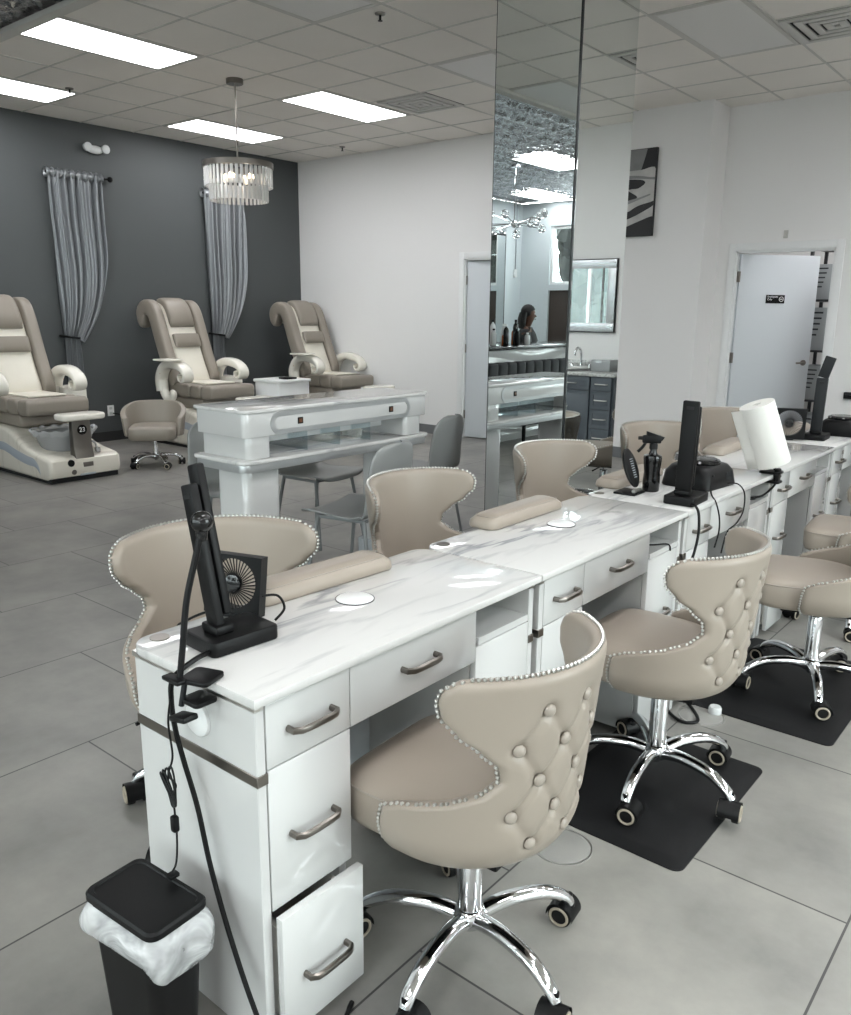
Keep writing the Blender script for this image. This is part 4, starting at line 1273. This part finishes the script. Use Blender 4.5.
# stadium ring on both long faces
for sx in (-1, 1):
    xf = (hx - .012) if sx > 0 else (-hx + .02)
    ring = MB(); L_, ro_, ri_ = .47, .056, .033
    def stad(r_):
        P = []
        for k in range(17): a = -PI / 2 + PI * k / 16; P.append((L_ + r_ * math.cos(a), .925 + r_ * math.sin(a)))
        for k in range(17): a = PI / 2 + PI * k / 16; P.append((-L_ + r_ * math.cos(a), .925 + r_ * math.sin(a)))
        return P
    A_, B_ = stad(ro_), stad(ri_)
    va = [[ring.bm.verts.new((xf + sx * d, y, z)) for y, z in P] for d, P in ((.0, A_), (.004, A_), (.004, B_), (.0, B_))]
    n = len(A_)
    for q in range(3):
        for k in range(n): ring.bm.faces.new((va[q][k], va[q][(k + 1) % n], va[q + 1][(k + 1) % n], va[q + 1][k]))
    ring.build('stadium_ring', M['ring'], t)
    for y in (-.33, .36):
        ou = MB().box(min(xf, xf + sx * .004), max(xf, xf + sx * .004), y - .018, y + .018, .908, .942, .002).build('power_outlet', M['black'], t)
        q = MB().box(min(xf + sx * .003, xf + sx * .005), max(xf + sx * .003, xf + sx * .005), y - .01, y + .01, .915, .935)
        q.build('usb_socket', M['socket'], ou, smooth=False)
for y in (-.24, .0, .24):
    MB().box(-.15, .15, y - .004, y + .004, .756, .865).build('hand_divider', M['divider'], t, smooth=False)
MB().box(-.01, .0, -.5, .5, .8, .83, .002).build('lamp_strip', M['white_p'], t)

# ------------------------------------------------------------------ gray shell chairs
def shell_chair(label, loc, rz):
    t = thing('shell_chair', label, 'chair', loc, rz, 'gray shell chairs around the drying table')
    prof = catmull([(.235, 0, .425), (.21, 0, .448), (.10, 0, .444), (-.03, 0, .434), (-.12, 0, .44), (-.175, 0, .475), (-.205, 0, .56), (-.225, 0, .68), (-.24, 0, .765), (-.252, 0, .825)], 6)
    n = len(prof)
    def fn(u, v):
        i = v * (n - 1); k = min(n - 2, int(i)); p = prof[k].lerp(prof[k + 1], i - k)
        w = .225
        if v < .12: w = .225 * (1 - .25 * (1 - v / .12) ** 2)
        if v > .45: w = .225 - .03 * (v - .45) / .55
        if v > .82: w *= math.sqrt(max(.05, 1 - ((v - .82) / .185) ** 2.4))
        x = -1 + 2 * u
        y = w * x
        seat_lift = .018 * abs(x) ** 3 * (1 if v < .5 else 0)
        wrap = .035 * abs(x) ** 2 * (0 if v < .5 else min(1, (v - .5) / .2))
        return Vector((p.x + wrap, y, p.z + seat_lift))
    m = MB(); m.grid(fn, 25, 48)
    o = m.build('shell', M['gray_shell'], t, angle=80)
    sm = o.modifiers.new('thickness', 'SOLIDIFY'); sm.thickness = .008; sm.offset = 0
    fr_ = MB()
    fr_.tube([(.15, -.17, .425), (.15, .17, .425), (-.13, .16, .425), (-.13, -.16, .425)], .009, 8, closed=True); fr_.build('under_frame', M['gray_leg'], t)
    for (x, y) in ((.15, .17), (.15, -.17), (-.13, .16), (-.13, -.16)):
        sx = 1 if x > 0 else -1; sy = 1 if y > 0 else -1
        MB().tube([(x, y, .43), (x + sx * .07, y + sy * .045, .001)], [.012, .009], 10).build('leg', M['gray_leg'], t)
    return t
sc_ = shell_chair('gray shell chair whose curved back shows just behind the second taupe client chair', (3.38, -2.42, 0), R(190))
dup(sc_, (2.90, -1.34, 0), R(190), 'gray shell chair farther back, next to the far white door', None)
dup(sc_, (2.40, -2.50, 0), R(-22), 'gray shell chair behind the left end of the drying table')
dup(sc_, (2.44, -1.86, 0), R(5), 'gray shell chair on the far side, its seat seen under the drying table')

# ------------------------------------------------------------------ pedicure chairs
def rolled(prof_x, y0, y1, bev): pass
def pedi(label, loc, number=None):
    t = thing('pedicure_chair', label, 'pedicure chair', loc, 0, 'pedicure spa chairs along the dark wall')
    # base: side profile
    base = [(-1.50, .03), (-.10, .02), (-.015, .05), (.0, .10), (-.01, .19), (-.05, .215), (-.20, .235), (-.30, .25), (-.42, .275), (-.55, .32), (-.66, .385), (-.78, .42), (-1.0, .43), (-1.50, .43)]
    bm_ = MB(); bm_.prism(base, -.33, .33, 'XZ', .035, 4); b = bm_.build('base', M['ivory_m'], t, angle=50)
    MB().box(-1.48, -.04, -.31, .31, .0, .04).build('base_foot', M['dark'], t, smooth=False)
    for s_ in (-1, 1):
        w = MB()
        P = catmull([(-1.45, 0, .20), (-1.1, 0, .23), (-.85, 0, .25), (-.6, 0, .20), (-.4, 0, .17), (-.27, 0, .16), (-.2, 0, .11), (-.18, 0, .06)], 6)
        n = len(P)
        def wf(u, v, P=P, s_=s_):
            i = u * (len(P) - 1); k = min(len(P) - 2, int(i)); p = P[k].lerp(P[k + 1], i - k)
            hgt = .022 + .02 * math.sin(PI * min(1, u * 1.1))
            return Vector((p.x, s_ * (.331 + .004 * math.sin(PI * v)), p.z + (v - .5) * 2 * hgt))
        w.grid(wf, 44, 6); w.build('wave_stripe', M['wave'], t)
    # basin and liner
    def er(z, a, b): return [Vector((-.36 + a * math.cos(2 * PI * k / 40), b * math.sin(2 * PI * k / 40), z)) for k in range(40)]
    MB().loft([er(.24, .17, .19), er(.30, .19, .22), er(.385, .215, .255), er(.395, .22, .26), er(.385, .20, .24), er(.30, .17, .2)]).build('foot_basin', M['basin'], t, angle=60)
    ln = MB(); rings = []
    for j in range(7):
        v = j / 6; ring = []
        for k in range(80):
            a = 2 * PI * k / 80; e = 1.0 + .1 * math.sin(PI * v) + .03 * math.sin(a * 13 + v * 4) + .02 * math.sin(a * 29)
            ring.append(Vector((-.36 + .222 * e * math.cos(a), .262 * e * math.sin(a), .402 + .035 * math.sin(PI * (v + .05)) - .02 * v + .008 * math.sin(a * 17))))
        rings.append(ring)
    ln.loft(rings, cap=False); ln.build('basin_liner', M['liner'], t, angle=80)
    # footrest
    MB().prism([(-.12, .19), (-.015, .19), (-.04, .30), (-.045, .53), (-.10, .53), (-.11, .30)], -.085, .085, 'XZ', .006).build('footrest_post', M['nickel'], t)
    MB().prism(rrect(-.17, .06, -.20, .20, .07, 6), .53, .585, 'XY', .02, 4).build('footrest_pad', M['ivory'], t)
    if number:
        d = MB().cyl((-.036, .0, .44), .043, .006, 32, 'X').build('number_disc', M['black_gloss'], t)
        text(number, .055, d, (-.0322, .0, .44), (R(90), 0, R(90)), M['label_w'], .0008, 'number')
    MB().cyl((-.01, -.14, .165), .03, .02, 24, 'X').build('drain_knob', M['black'], t)
    MB().cyl((-.01, -.12, .085), .022, .02, 24, 'X').build('jet', M['nickel'], t)
    MB().box(-.012, .004, -.03, .06, .12, .16, .004).build('name_plate', M['nickel'], t)
    MB().box(-.03, -.008, -.06, .08, .045, .062, .003).build('vent_slot', M['wave'], t)
    fa = MB().cyl((-.10, .16, .235), .028, .04, 20); fa.tube(catmull([(-.1, .16, .25), (-.13, .16, .3), (-.19, .15, .31)], 5), .009, 8)
    fa.build('faucet', M['chrome'], t)
    # seat
    MB().box(-1.25, -.60, -.27, .27, .43, .54, .03, 4).build('seat_box', M['pleather'], t)
    for (a, c_) in ((-1.28, -.80), (-.795, -.60), (-.595, -.40)):
        MB().prism([(x, z) for x, z in rrect(a, c_, .54, .685, .045, 5)], -.29, .29, 'XZ', .03, 4).build('seat_cushion', M['pleather'], t)
    MB().box(-1.15, -.62, -.17, .19, .685, .70, .006).build('seat_cover', M['cream'], t)
    # backrest (bolsters + centre), scrolled top
    spine = catmull([(-1.06, 0, .66), (-1.16, 0, .85), (-1.26, 0, 1.08), (-1.34, 0, 1.29), (-1.40, 0, 1.42), (-1.46, 0, 1.475), (-1.55, 0, 1.48), (-1.61, 0, 1.43), (-1.60, 0, 1.355), (-1.56, 0, 1.33)], 5)
    def slab(y0, y1, th, inset, name, m_, sp=None, bulge=.0, parent=t):
        P = sp or spine; n = len(P); rings = []
        N2 = 20
        for i, p in enumerate(P):
            d = (P[min(n - 1, i + 1)] - P[max(0, i - 1)]).normalized(); nn = Vector((d.z, 0, -d.x))   # front normal
            if nn.x < 0 and i < 8: nn = -nn
            ring = []
            e = math.sin(PI * min(1, max(0, (i + .6) / 4)) / 2) * (1 if i < n - 4 else max(.35, math.cos((i - n + 4) / 4 * 1.2)))
            for k in range(N2):
                a = 2 * PI * k / N2; cx, cy = math.cos(a), math.sin(a)
                ex = .45
                yy = math.copysign(abs(cx) ** ex, cx); hh = math.copysign(abs(cy) ** ex, cy)
                ring.append(p + nn * (inset + th * hh * e) + Vector((0, (y0 + y1) / 2 + (y1 - y0) / 2 * yy, 0)))
            rings.append(ring)
        MB().loft(rings).build(name, m_, parent, angle=75)
    slab(-.31, -.19, .085, .0, 'side_bolster', M['pleather'])
    slab(.19, .31, .085, .0, 'side_bolster', M['pleather'])
    slab(-.185, .185, .06, -.005, 'backrest', M['cream'])
    up_sp = [p for p in spine if p.z > 1.245 and p.x > -1.52]
    slab(-.15, .15, .05, .065, 'headrest_pad', M['pleather'], up_sp[:16])
    lum = [p for p in spine if 1.03 < p.z < 1.19 and p.x > -1.45]
    slab(-.165, .165, .045, .08, 'lumbar_pillow', M['pleather'], lum)
    MB().prism([(-1.12, .60), (-1.24, .60), (-1.40, 1.2), (-1.48, 1.38), (-1.43, 1.38), (-1.35, 1.2)], -.27, .27, 'XZ', .01).build('rear_shell', M['black_gloss'], t)
    # armrests with scrolls
    for s_ in (-1, 1):
        def arm():
            m = MB()
            # upper arm sweep
            P = catmull([(-1.16, 0, .60), (-1.17, 0, .74), (-1.10, 0, .85), (-.98, 0, .895), (-.84, 0, .885), (-.73, 0, .845), (-.685, 0, .78), (-.72, 0, .725), (-.775, 0, .735), (-.785, 0, .785), (-.745, 0, .80)], 6)
            n = len(P)
            rings = []
            for i, p in enumerate(P):
                d = (P[min(n - 1, i + 1)] - P[max(0, i - 1)]).normalized(); nn = Vector((-d.z, 0, d.x))
                h_ = .074 if i < 24 else max(.016, .074 - (i - 24) * .0027)
                ring = []
                for k in range(14):
                    a = 2 * PI * k / 14; ex = .5
                    cx, cy = math.cos(a), math.sin(a)
                    ring.append(p + nn * (h_ * .6 * math.copysign(abs(cy) ** ex, cy)) + Vector((0, s_ * .365 + .066 * math.copysign(abs(cx) ** ex, cx), 0)))
                rings.append(ring)
            m.loft(rings)
            return m
        ao = arm().build('armrest', M['ivory'], t, angle=70)
        # lower bracket curl
        P = catmull([(-1.15, s_ * .36, .72), (-1.14, s_ * .36, .60), (-1.08, s_ * .36, .53), (-1.0, s_ * .36, .535), (-.97, s_ * .36, .58), (-1.0, s_ * .36, .60)], 6)
        MB().tube(P, [.05] * 12 + [.05 - .0012 * k for k in range(len(P) - 12)], 14).build('arm_scroll', M['ivory'], ao)
        MB().cyl((-1.12, s_ * .415, .80), .016, .02, 16, 'Y').build('arm_screw', M['amber'], ao)
    MB().prism(rrect(-1.06, -.76, -.56, -.34, .06, 6), .935, .955, 'XY', .008).build('arm_tray', M['ivory'], t)
    MB().prism(rrect(-1.30, -.98, .36, .60, .05, 6), .45, .72, 'XY', .02).build('side_cabinet', M['ivory'], t)
    return t
p1 = pedi('taupe and ivory pedicure spa chair numbered 23, cut by the left edge', (-.47, -1.87, 0), '23')
dup(p1, (-.47, .05, 0), 0, 'taupe and ivory pedicure spa chair between the two curtains, behind the low stool')
p3 = dup(p1, (-.47, 1.95, 0), 0, 'taupe and ivory pedicure spa chair in the corner by the white wall')
for o in list(scn.objects):
    if o.name.startswith('number') and o.parent and o.name not in ('number', 'number_disc'):
        pass

for c_ in list(p3.children):
    if c_.name.startswith('side_cabinet'): bpy.data.objects.remove(c_)
# low technician stool
def tub_stool(label, loc, rz):
    t = thing('pedicure_stool', label, 'stool', loc, rz, 'low taupe pedicure stools')
    m = MB()
    def fn(u, v):
        a = R(-118) + R(236) * u
        c = abs(u - .5) * 2
        top = .60 - .13 * max(0, (c - .35) / .65) ** 1.3
        z = .30 + (top - .30) * v
        r_ = .235 * (1 + .12 * v)
        x = -math.cos(a) * r_ * 1.0; y = math.sin(a) * r_ * 1.05
        return Vector((x - .03 * v, y, z))
    m.grid(fn, 48, 16); o = m.build('tub_back', M['pleather'], t, angle=80)
    sm = o.modifiers.new('thickness', 'SOLIDIFY'); sm.thickness = .05; sm.offset = 0
    bv = o.modifiers.new('round', 'BEVEL'); bv.width = .015; bv.segments = 3; bv.limit_method = 'ANGLE'; bv.angle_limit = R(50)
    def sr(z, ins):
        return [Vector((x, y, z)) for x, y in rrect(-.2 + ins, .24 - ins, -.215 + ins, .215 - ins, .09, 8)]
    MB().loft([sr(.27, .02), sr(.285, .0), sr(.37, .0), sr(.392, .012), sr(.40, .04)]).build('seat', M['pleather'], t, angle=75)
    MB().lathe([(0, .10), (.024, .10), (.024, .2), (.014, .202), (.014, .28), (0, .28)], 24).build('gas_lift', M['chrome'], t)
    base_star(t, .24, .085, .5)
    return t
s1 = tub_stool('low taupe tub stool on casters in front of the dark wall', (-.64, -1.08, 0), R(-40))
dup(s1, (-.10, .78, 0), R(150), 'low taupe stool mostly hidden behind the drying table, by the corner pedicure chair')
# pedicure trolley seen behind the drying table
t = thing('pedicure_trolley', 'light gray trolley top between the middle and corner pedicure chairs', 'trolley', (-.75, .62, 0))
MB().box(-.2, .2, -.22, .22, .06, .70, .012).build('body', M['white_p'], t)
MB().prism(rrect(-.22, .22, -.24, .24, .03, 5), .70, .73, 'XY', .006).build('top', M['white_p'], t)
MB().box(.0, .14, -.05, .09, .731, .75, .004).build('tray', M['black'], t)
for x in (-.16, .16):
    for y in (-.18, .18): MB().cyl((x, y, .03), .03, .03, 16, 'Y').build('caster', M['rubber'], t)

# black stool foot at the left edge
t = thing('black_stool', 'black stool at the left edge, only one foot visible', 'stool', (2.88, -4.47, 0), R(20))
MB().lathe([(0, .46), (.16, .46), (.175, .445), (.175, .42), (.165, .41), (0, .41)], 28).build('seat', M['black'], t)
for k in range(4):
    a = PI / 4 + k * PI / 2 - R(20) + R(3)
    MB().tube([(.12 * math.cos(a), .12 * math.sin(a), .41), (.285 * math.cos(a), .285 * math.sin(a), .02)], [.014, .012], 10).build('leg', M['black'], t)
    MB().lathe([(0, 0), (.019, 0), (.017, .03), (0, .03)], 14, (.288 * math.cos(a), .288 * math.sin(a), 0)).build('foot', M['rubber'], t)

# ------------------------------------------------------------------ vanity (seen in the right mirror face)
t = thing('vanity_cabinet', 'slate gray vanity cabinet with granite top against the far wall', 'cabinet', (6.17, YR, 0))
MB().box(-.68, .68, -.52, -.005, .09, .83).build('body', M['vanity'], t, smooth=False)
MB().box(-.64, .64, -.45, -.01, .0, .09).build('plinth', M['dark'], t, smooth=False)
def vdoor(name, x0, x1, z0, z1, hv=False):
    d = MB(); d.box(x0, x1, -.54, -.521, z0, z1, .002)
    o = d.build(name, M['vanity'], t)
    f = MB(); e = .035
    f.box(x0, x1, -.546, -.5405, z0, z0 + e); f.box(x0, x1, -.546, -.5405, z1 - e, z1); f.box(x0, x0 + e, -.546, -.5405, z0 + e, z1 - e); f.box(x1 - e, x1, -.546, -.5405, z0 + e, z1 - e)
    f.build('rail', M['vanity'], o, smooth=False)
    c = (x0 + x1) / 2; z = (z0 + z1) / 2
    if hv: P = [(x1 - .05, -.546, z + .05), (x1 - .05, -.57, z + .04), (x1 - .05, -.57, z - .04), (x1 - .05, -.546, z - .05)]
    else: P = [(c - .07, -.546, z), (c - .06, -.57, z), (c + .06, -.57, z), (c + .07, -.546, z)]
    MB().tube(P, .006, 8).build('pull', M['steel'], o)
vdoor('drawer', -.66, -.43, .69, .82)
for a, b in ((.50, .68), (.30, .49), (.11, .29)): vdoor('drawer', -.66, -.43, a, b)
vdoor('door', -.41, .04, .11, .68, True); vdoor('drawer', -.41, .04, .69, .82)
vdoor('door', .06, .66, .11, .68, True); vdoor('drawer', .06, .66, .69, .82)
MB().box(-.70, .70, -.56, -.002, .831, .865, .004).build('granite_top', M['granite'], t)
MB().box(-.70, .70, -.025, -.002, .866, .96, .003).build('backsplash', M['granite'], t)
MB().lathe([(.16, 0), (.17, 0), (.165, -.012), (.1, -.018), (.02, -.02)], 28, (-.06, -.30, .90)).build('sink_bowl', M['white_p'], t)
t = thing('faucet', 'chrome gooseneck faucet with two handles on the vanity', 'faucet', (6.11, YR - .12, .8665))
MB().tube(catmull([(0, 0, 0), (0, 0, .16), (0, -.03, .22), (0, -.09, .23), (0, -.13, .19), (0, -.135, .15)], 6), .013, 12).build('spout', M['chrome'], t)
for s_ in (-1, 1):
    h = MB().lathe([(0, 0), (.026, 0), (.02, .02), (.014, .06), (0, .065)], 16, (s_ * .11, 0, 0)); h.tube([(s_ * .11, 0, .055), (s_ * .16, -.01, .07)], .007, 8); h.build('tap_handle', M['chrome'], t)
t = thing('tissue_box', 'gray box standing on the vanity beside the faucet', 'box', (5.77, YR - .2, .866))
MB().box(-.11, .11, -.11, .11, .0, .12, .006).build('body', M['basin'], t)
MB().box(-.08, .08, -.08, .08, .1205, .124, .001).build('opening', M['white_p'], t)
t = thing('wall_mirror', 'rectangular wall mirror with crushed glass frame above the vanity', 'mirror', (6.24, YR, 1.645))
MB().box(-.46, .46, -.03, -.004, -.385, .385, .004).build('backing', M['black'], t)
fm = MB(); e = .09
fm.box(-.45, .45, -.038, -.030, -.375, -.375 + e, .002); fm.box(-.45, .45, -.038, -.030, .375 - e, .375, .002)
fm.box(-.45, -.45 + e, -.038, -.030, -.375 + e, .375 - e, .002); fm.box(.45 - e, .45, -.038, -.030, -.375 + e, .375 - e, .002)
fm.build('crushed_glass_frame', M['crush'], t)
MB().box(-.45 + e, .45 - e, -.034, -.0302, -.375 + e, .375 - e).build('glass', M['mirror'], t, smooth=False)
t = thing('towel_dispenser', 'white paper towel dispenser on the right wall, reflected in the vanity mirror', 'dispenser', (7.6, 1.2, 1.35), PI)
MB().box(-.1, .1, -.13, .13, -.18, .18, .02, 3).build('housing', M['white_p'], t); MB().box(-.105, -.1, -.03, .03, -.02, .06).build('window', M['dark'], t, smooth=False)
bpy.data.objects['towel_dispenser'].location = (XR - .101, -1.42, 1.5); t.rotation_euler = (0, 0, 0)

# ------------------------------------------------------------------ reception area (seen in the left mirror face)
t = thing('reception_counter', 'white reception counter with wavy front panels and dark top', 'counter', (.72, -6.2, 0))
MB().box(-.28, .24, -1.65, 1.65, 0, 1.05, .004).build('body', M['gloss'], t)
def wv(u, v):
    y = -1.65 + 3.3 * u; z = .08 + .95 * v
    return Vector((.25 + .012 * math.sin(z * 26 + 1.3 * math.sin(y * 3.2)), y, z))
w = MB(); w.grid(wv, 60, 70); w.build('wave_panel', M['gloss'], t, angle=80)
MB().box(-.34, .32, -1.71, 1.71, 1.05, 1.09, .006).build('counter_top', M['black_gloss'], t)
t = thing('waiting_bench', 'black channel tufted waiting bench in front of the reception counter', 'bench', (1.30, -5.75, 0))
for k in range(14):
    y = -1.17 + k * .18
    MB().box(-.22, -.10, y - .088, y + .088, .42, .93, .035, 3).build('back_channel', M['cloth'], t)
MB().box(-.22, .34, -1.27, 1.27, .30, .46, .03, 3).build('seat', M['cloth'], t)
for x in (-.16, .28):
    for y in (-1.15, 0, 1.15): MB().cyl((x, y, .15), .02, .30, 12).build('leg', M['black'], t)
# bottles on the counter
cols = ['amber', 'clear', 'black_gloss', 'white_p', 'amber', 'black', 'clear', 'black_gloss', 'clear', 'amber']
names = {'amber': 'amber', 'clear': 'frosted', 'black_gloss': 'glossy black', 'white_p': 'white', 'black': 'matte black'}
ords = ['nearest the mirror', 'second from the mirror end', 'third from the mirror end', 'fourth from the mirror end', 'fifth from the mirror end', 'sixth from the mirror end', 'seventh from the mirror end', 'eighth from the mirror end', 'ninth from the mirror end', 'last of the row']
for k in range(10):
    y = -5.12 - k * .075; x = .62 + .12 * ((k * 7) % 3); hgt = .14 + .05 * ((k * 5) % 4)
    b = thing('product_bottle', '%s bottle on the reception counter, %s' % (names[cols[k]], ords[k]), 'bottle', (x, y, 1.091), 0, 'bottles on the reception counter')
    MB().lathe([(0, 0), (.03, 0), (.033, .005), (.033, hgt * .7), (.026, hgt * .8), (.012, hgt * .86), (.012, hgt * .9), (0, hgt * .9)], 16).build('body', M[cols[k]], b)
    MB().lathe([(0, hgt * .9), (.015, hgt * .9), (.015, hgt), (0, hgt)], 12).build('cap', M['black'] if k % 2 else M['white_p'], b)
# person seated behind the counter
def person():
    pl = Vector((-.2, -7.36, 0))
    st_ = thing('counter_stool', 'black tall stool behind the reception counter', 'stool', (-.2, -7.36, 0))
    MB().lathe([(0, .50), (.17, .50), (.18, .52), (.18, .56), (.16, .58), (0, .58)], 28).build('seat', M['black'], st_)
    MB().cyl((0, 0, .26), .025, .47, 14).build('column', M['chrome'], st_)
    MB().lathe([(0, .0), (.22, .0), (.22, .012), (.05, .03), (0, .03)], 28).build('foot_plate', M['chrome'], st_)
    t = thing('person', 'person in a black top seated behind the reception counter, in profile', 'person', (-.2, -7.36, 0), R(-30))
    # local: +x is forward
    V, E, RD = [], [], []
    def add(p, r, par=None):
        V.append(Vector(p)); RD.append(r)
        if par is not None: E.append((par, len(V) - 1))
        return len(V) - 1
    pel = add((0, 0, .76), .15)
    wa = add((.01, 0, .92), .125, pel); ch_ = add((.0, 0, 1.08), .135, wa); sh = add((-.01, 0, 1.20), .11, ch_); nk = add((.0, 0, 1.27), .055, sh); n2 = add((.015, 0, 1.33), .052, nk)
    hd1 = add((.03, 0, 1.41), .088, n2); hd2 = add((.025, 0, 1.47), .09, hd1); add((.015, 0, 1.515), .06, hd2)
    for s_ in (-1, 1):
        a = add((-.01, s_ * .13, 1.20), .07, sh); a1 = add((-.01, s_ * .19, 1.16), .058, a); b = add((.04, s_ * .23, .95), .043, a1); c = add((.22, s_ * .18, .86), .034, b); d = add((.28, s_ * .16, .855), .026, c); e = add((.33, s_ * .145, .85), .03, d)
        for f in range(4):
            q = add((.365, s_ * (.115 + .018 * f), .85), .009, e); q2 = add((.395 + .004 * (f in (1, 2)), s_ * (.112 + .019 * f), .84), .008, q); add((.41, s_ * (.112 + .019 * f), .822), .007, q2)
        q = add((.335, s_ * .108, .848), .010, e); add((.36, s_ * .092, .838), .008, q)
        l = add((.06, s_ * .10, .74), .095, pel); l1 = add((.40, s_ * .11, .70), .062, l); l2 = add((.40, s_ * .11, .42), .048, l1); l3 = add((.40, s_ * .11, .12), .035, l2); add((.50, s_ * .115, .05), .03, l3)
    me = bpy.data.meshes.new('body'); me.from_pydata([tuple(v) for v in V], E, [])
    o = bpy.data.objects.new('body', me); COL.objects.link(o); o.parent = t
    me.materials.append(M['skin'])
    sk = o.modifiers.new('skin', 'SKIN')
    if not me.skin_vertices: me.attributes.new
    sv = me.skin_vertices[0].data if me.skin_vertices else None
    if sv is not None:
        for k, r_ in enumerate(RD): sv[k].radius = (r_, r_)
        sv[0].use_root = True
    o.modifiers.new('smooth', 'SUBSURF').levels = 2; o.modifiers[-1].render_levels = 2
    hr = MB()
    hr.sphere((.0, 0, 1.475), .105, 24, (1, .93, .98))
    for k in range(9):
        a = R(110 + 17.5 * k)
        hr.tube(catmull([(.09 * math.cos(a), .088 * math.sin(a), 1.46), (.10 * math.cos(a) - .012, .10 * math.sin(a), 1.36), (.10 * math.cos(a) - .02, .105 * math.sin(a), 1.24)], 5), [.03] * 8 + [.02] * 3, 8)
    for v in hr.bm.verts:
        if v.co.x > .045 and v.co.z < 1.50: v.co.x = .045 + (v.co.x - .045) * .2
    hr.build('hair', M['hair'], t, angle=80)
    fc = MB()
    fc.prism([(.098, 1.445), (.126, 1.408), (.098, 1.395)], -.013, .013, 'XZ', .004)
    fc.build('nose', M['skin'], t)
    ey = MB()
    for s_ in (-1, 1): ey.sphere((.100, s_ * .032, 1.445), .011, 10)
    ey.build('eyes', M['clear'], t)
    MB().box(.095, .114, -.022, .022, 1.366, 1.376, .003).build('mouth', M['amber'] if False else M['hair'], t)
    sh_t = MB()
    def ring(z, a, b, dx=0): return [Vector((dx + a * math.cos(2 * PI * k / 28), b * math.sin(2 * PI * k / 28), z)) for k in range(28)]
    sh_t.loft([ring(.70, .17, .19), ring(.80, .165, .185), ring(.95, .15, .17, .01), ring(1.08, .155, .185), ring(1.17, .135, .205, -.01), ring(1.225, .10, .17, -.01), ring(1.26, .07, .09, 0)], cap=False)
    for s_ in (-1, 1):
        sh_t.tube(catmull([(-.01, s_ * .15, 1.19), (.0, s_ * .20, 1.13), (.035, s_ * .235, 1.0), (.05, s_ * .235, .94)], 5), .066, 12)
    sh_t.build('black_top', M['cloth'], t, angle=75)
    lg = MB()
    for s_ in (-1, 1): lg.tube(catmull([(.0, s_ * .09, .76), (.2, s_ * .105, .735), (.40, s_ * .11, .70), (.41, s_ * .11, .60), (.40, s_ * .11, .16)], 5), [.11] * 5 + [.085] * 5 + [.075] * 11, 12)
    lg.build('trousers', M['cloth'], t, angle=75)
    sho = MB()
    for s_ in (-1, 1): sho.sphere((.46, s_ * .115, .045), .06, 14, (1.9, .75, .75))
    sho.build('shoes', M['black'], t)
    MB().box(.148, .158, -.08, .04, 1.05, 1.08, .002).build('chest_print', M['greyp'], t, smooth=False)
person()
# side wall mirror near the street
t = thing('side_wall_mirror', 'tall dark framed mirror on the pale side wall near the street', 'mirror', (XL, -9.55, 1.85))
MB().box(.002, .03, -.36, .36, -.95, .95, .004).build('frame', M['black'], t)
MB().box(.0305, .034, -.33, .33, -.92, .92).build('glass', M['mirror'], t, smooth=False)
t = thing('thermostat_box', 'small white thermostat box on a conduit in the front corner', 'thermostat', (XL, -10.25, 2.15))
MB().box(0, .03, -.04, .04, -.07, .07, .006).build('housing', M['white_p'], t)
MB().tube([(.012, 0, .07), (.012, 0, 1.19)], .008, 8).build('conduit', M['greyp'], t)

# ------------------------------------------------------------------ world and light
w = bpy.data.worlds.new('overcast_sky'); scn.world = w; w.use_nodes = True
nt = w.node_tree; bgn = nt.nodes['Background']
tc = nt.nodes.new('ShaderNodeTexCoord'); nz = nt.nodes.new('ShaderNodeTexNoise'); nz.inputs['Scale'].default_value = 2.2; nz.inputs['Detail'].default_value = 5
rp = nt.nodes.new('ShaderNodeValToRGB'); rp.color_ramp.elements[0].color = (.91, .92, .945, 1); rp.color_ramp.elements[1].color = (1, .985, .96, 1)
rp.color_ramp.elements[0].position = .35; rp.color_ramp.elements[1].position = .65
nt.links.new(tc.outputs['Generated'], nz.inputs['Vector']); nt.links.new(nz.outputs['Fac'], rp.inputs['Fac']); nt.links.new(rp.outputs['Color'], bgn.inputs['Color'])
bgn.inputs['Strength'].default_value = 12.0

scn.cycles.use_denoising = True
scn.cycles.max_bounces = 10
scn.cycles.diffuse_bounces = 5
scn.cycles.glossy_bounces = 6
scn.cycles.transmission_bounces = 8
scn.cycles.transparent_max_bounces = 12
scn.cycles.caustics_reflective = False
scn.cycles.caustics_refractive = False
scn.cycles.sample_clamp_indirect = 8.0
scn.view_settings.view_transform = 'Standard'
scn.view_settings.look = 'None'
scn.view_settings.gamma = 1.0
scn.view_settings.use_curve_mapping = False
scn.view_settings.exposure = 0.14
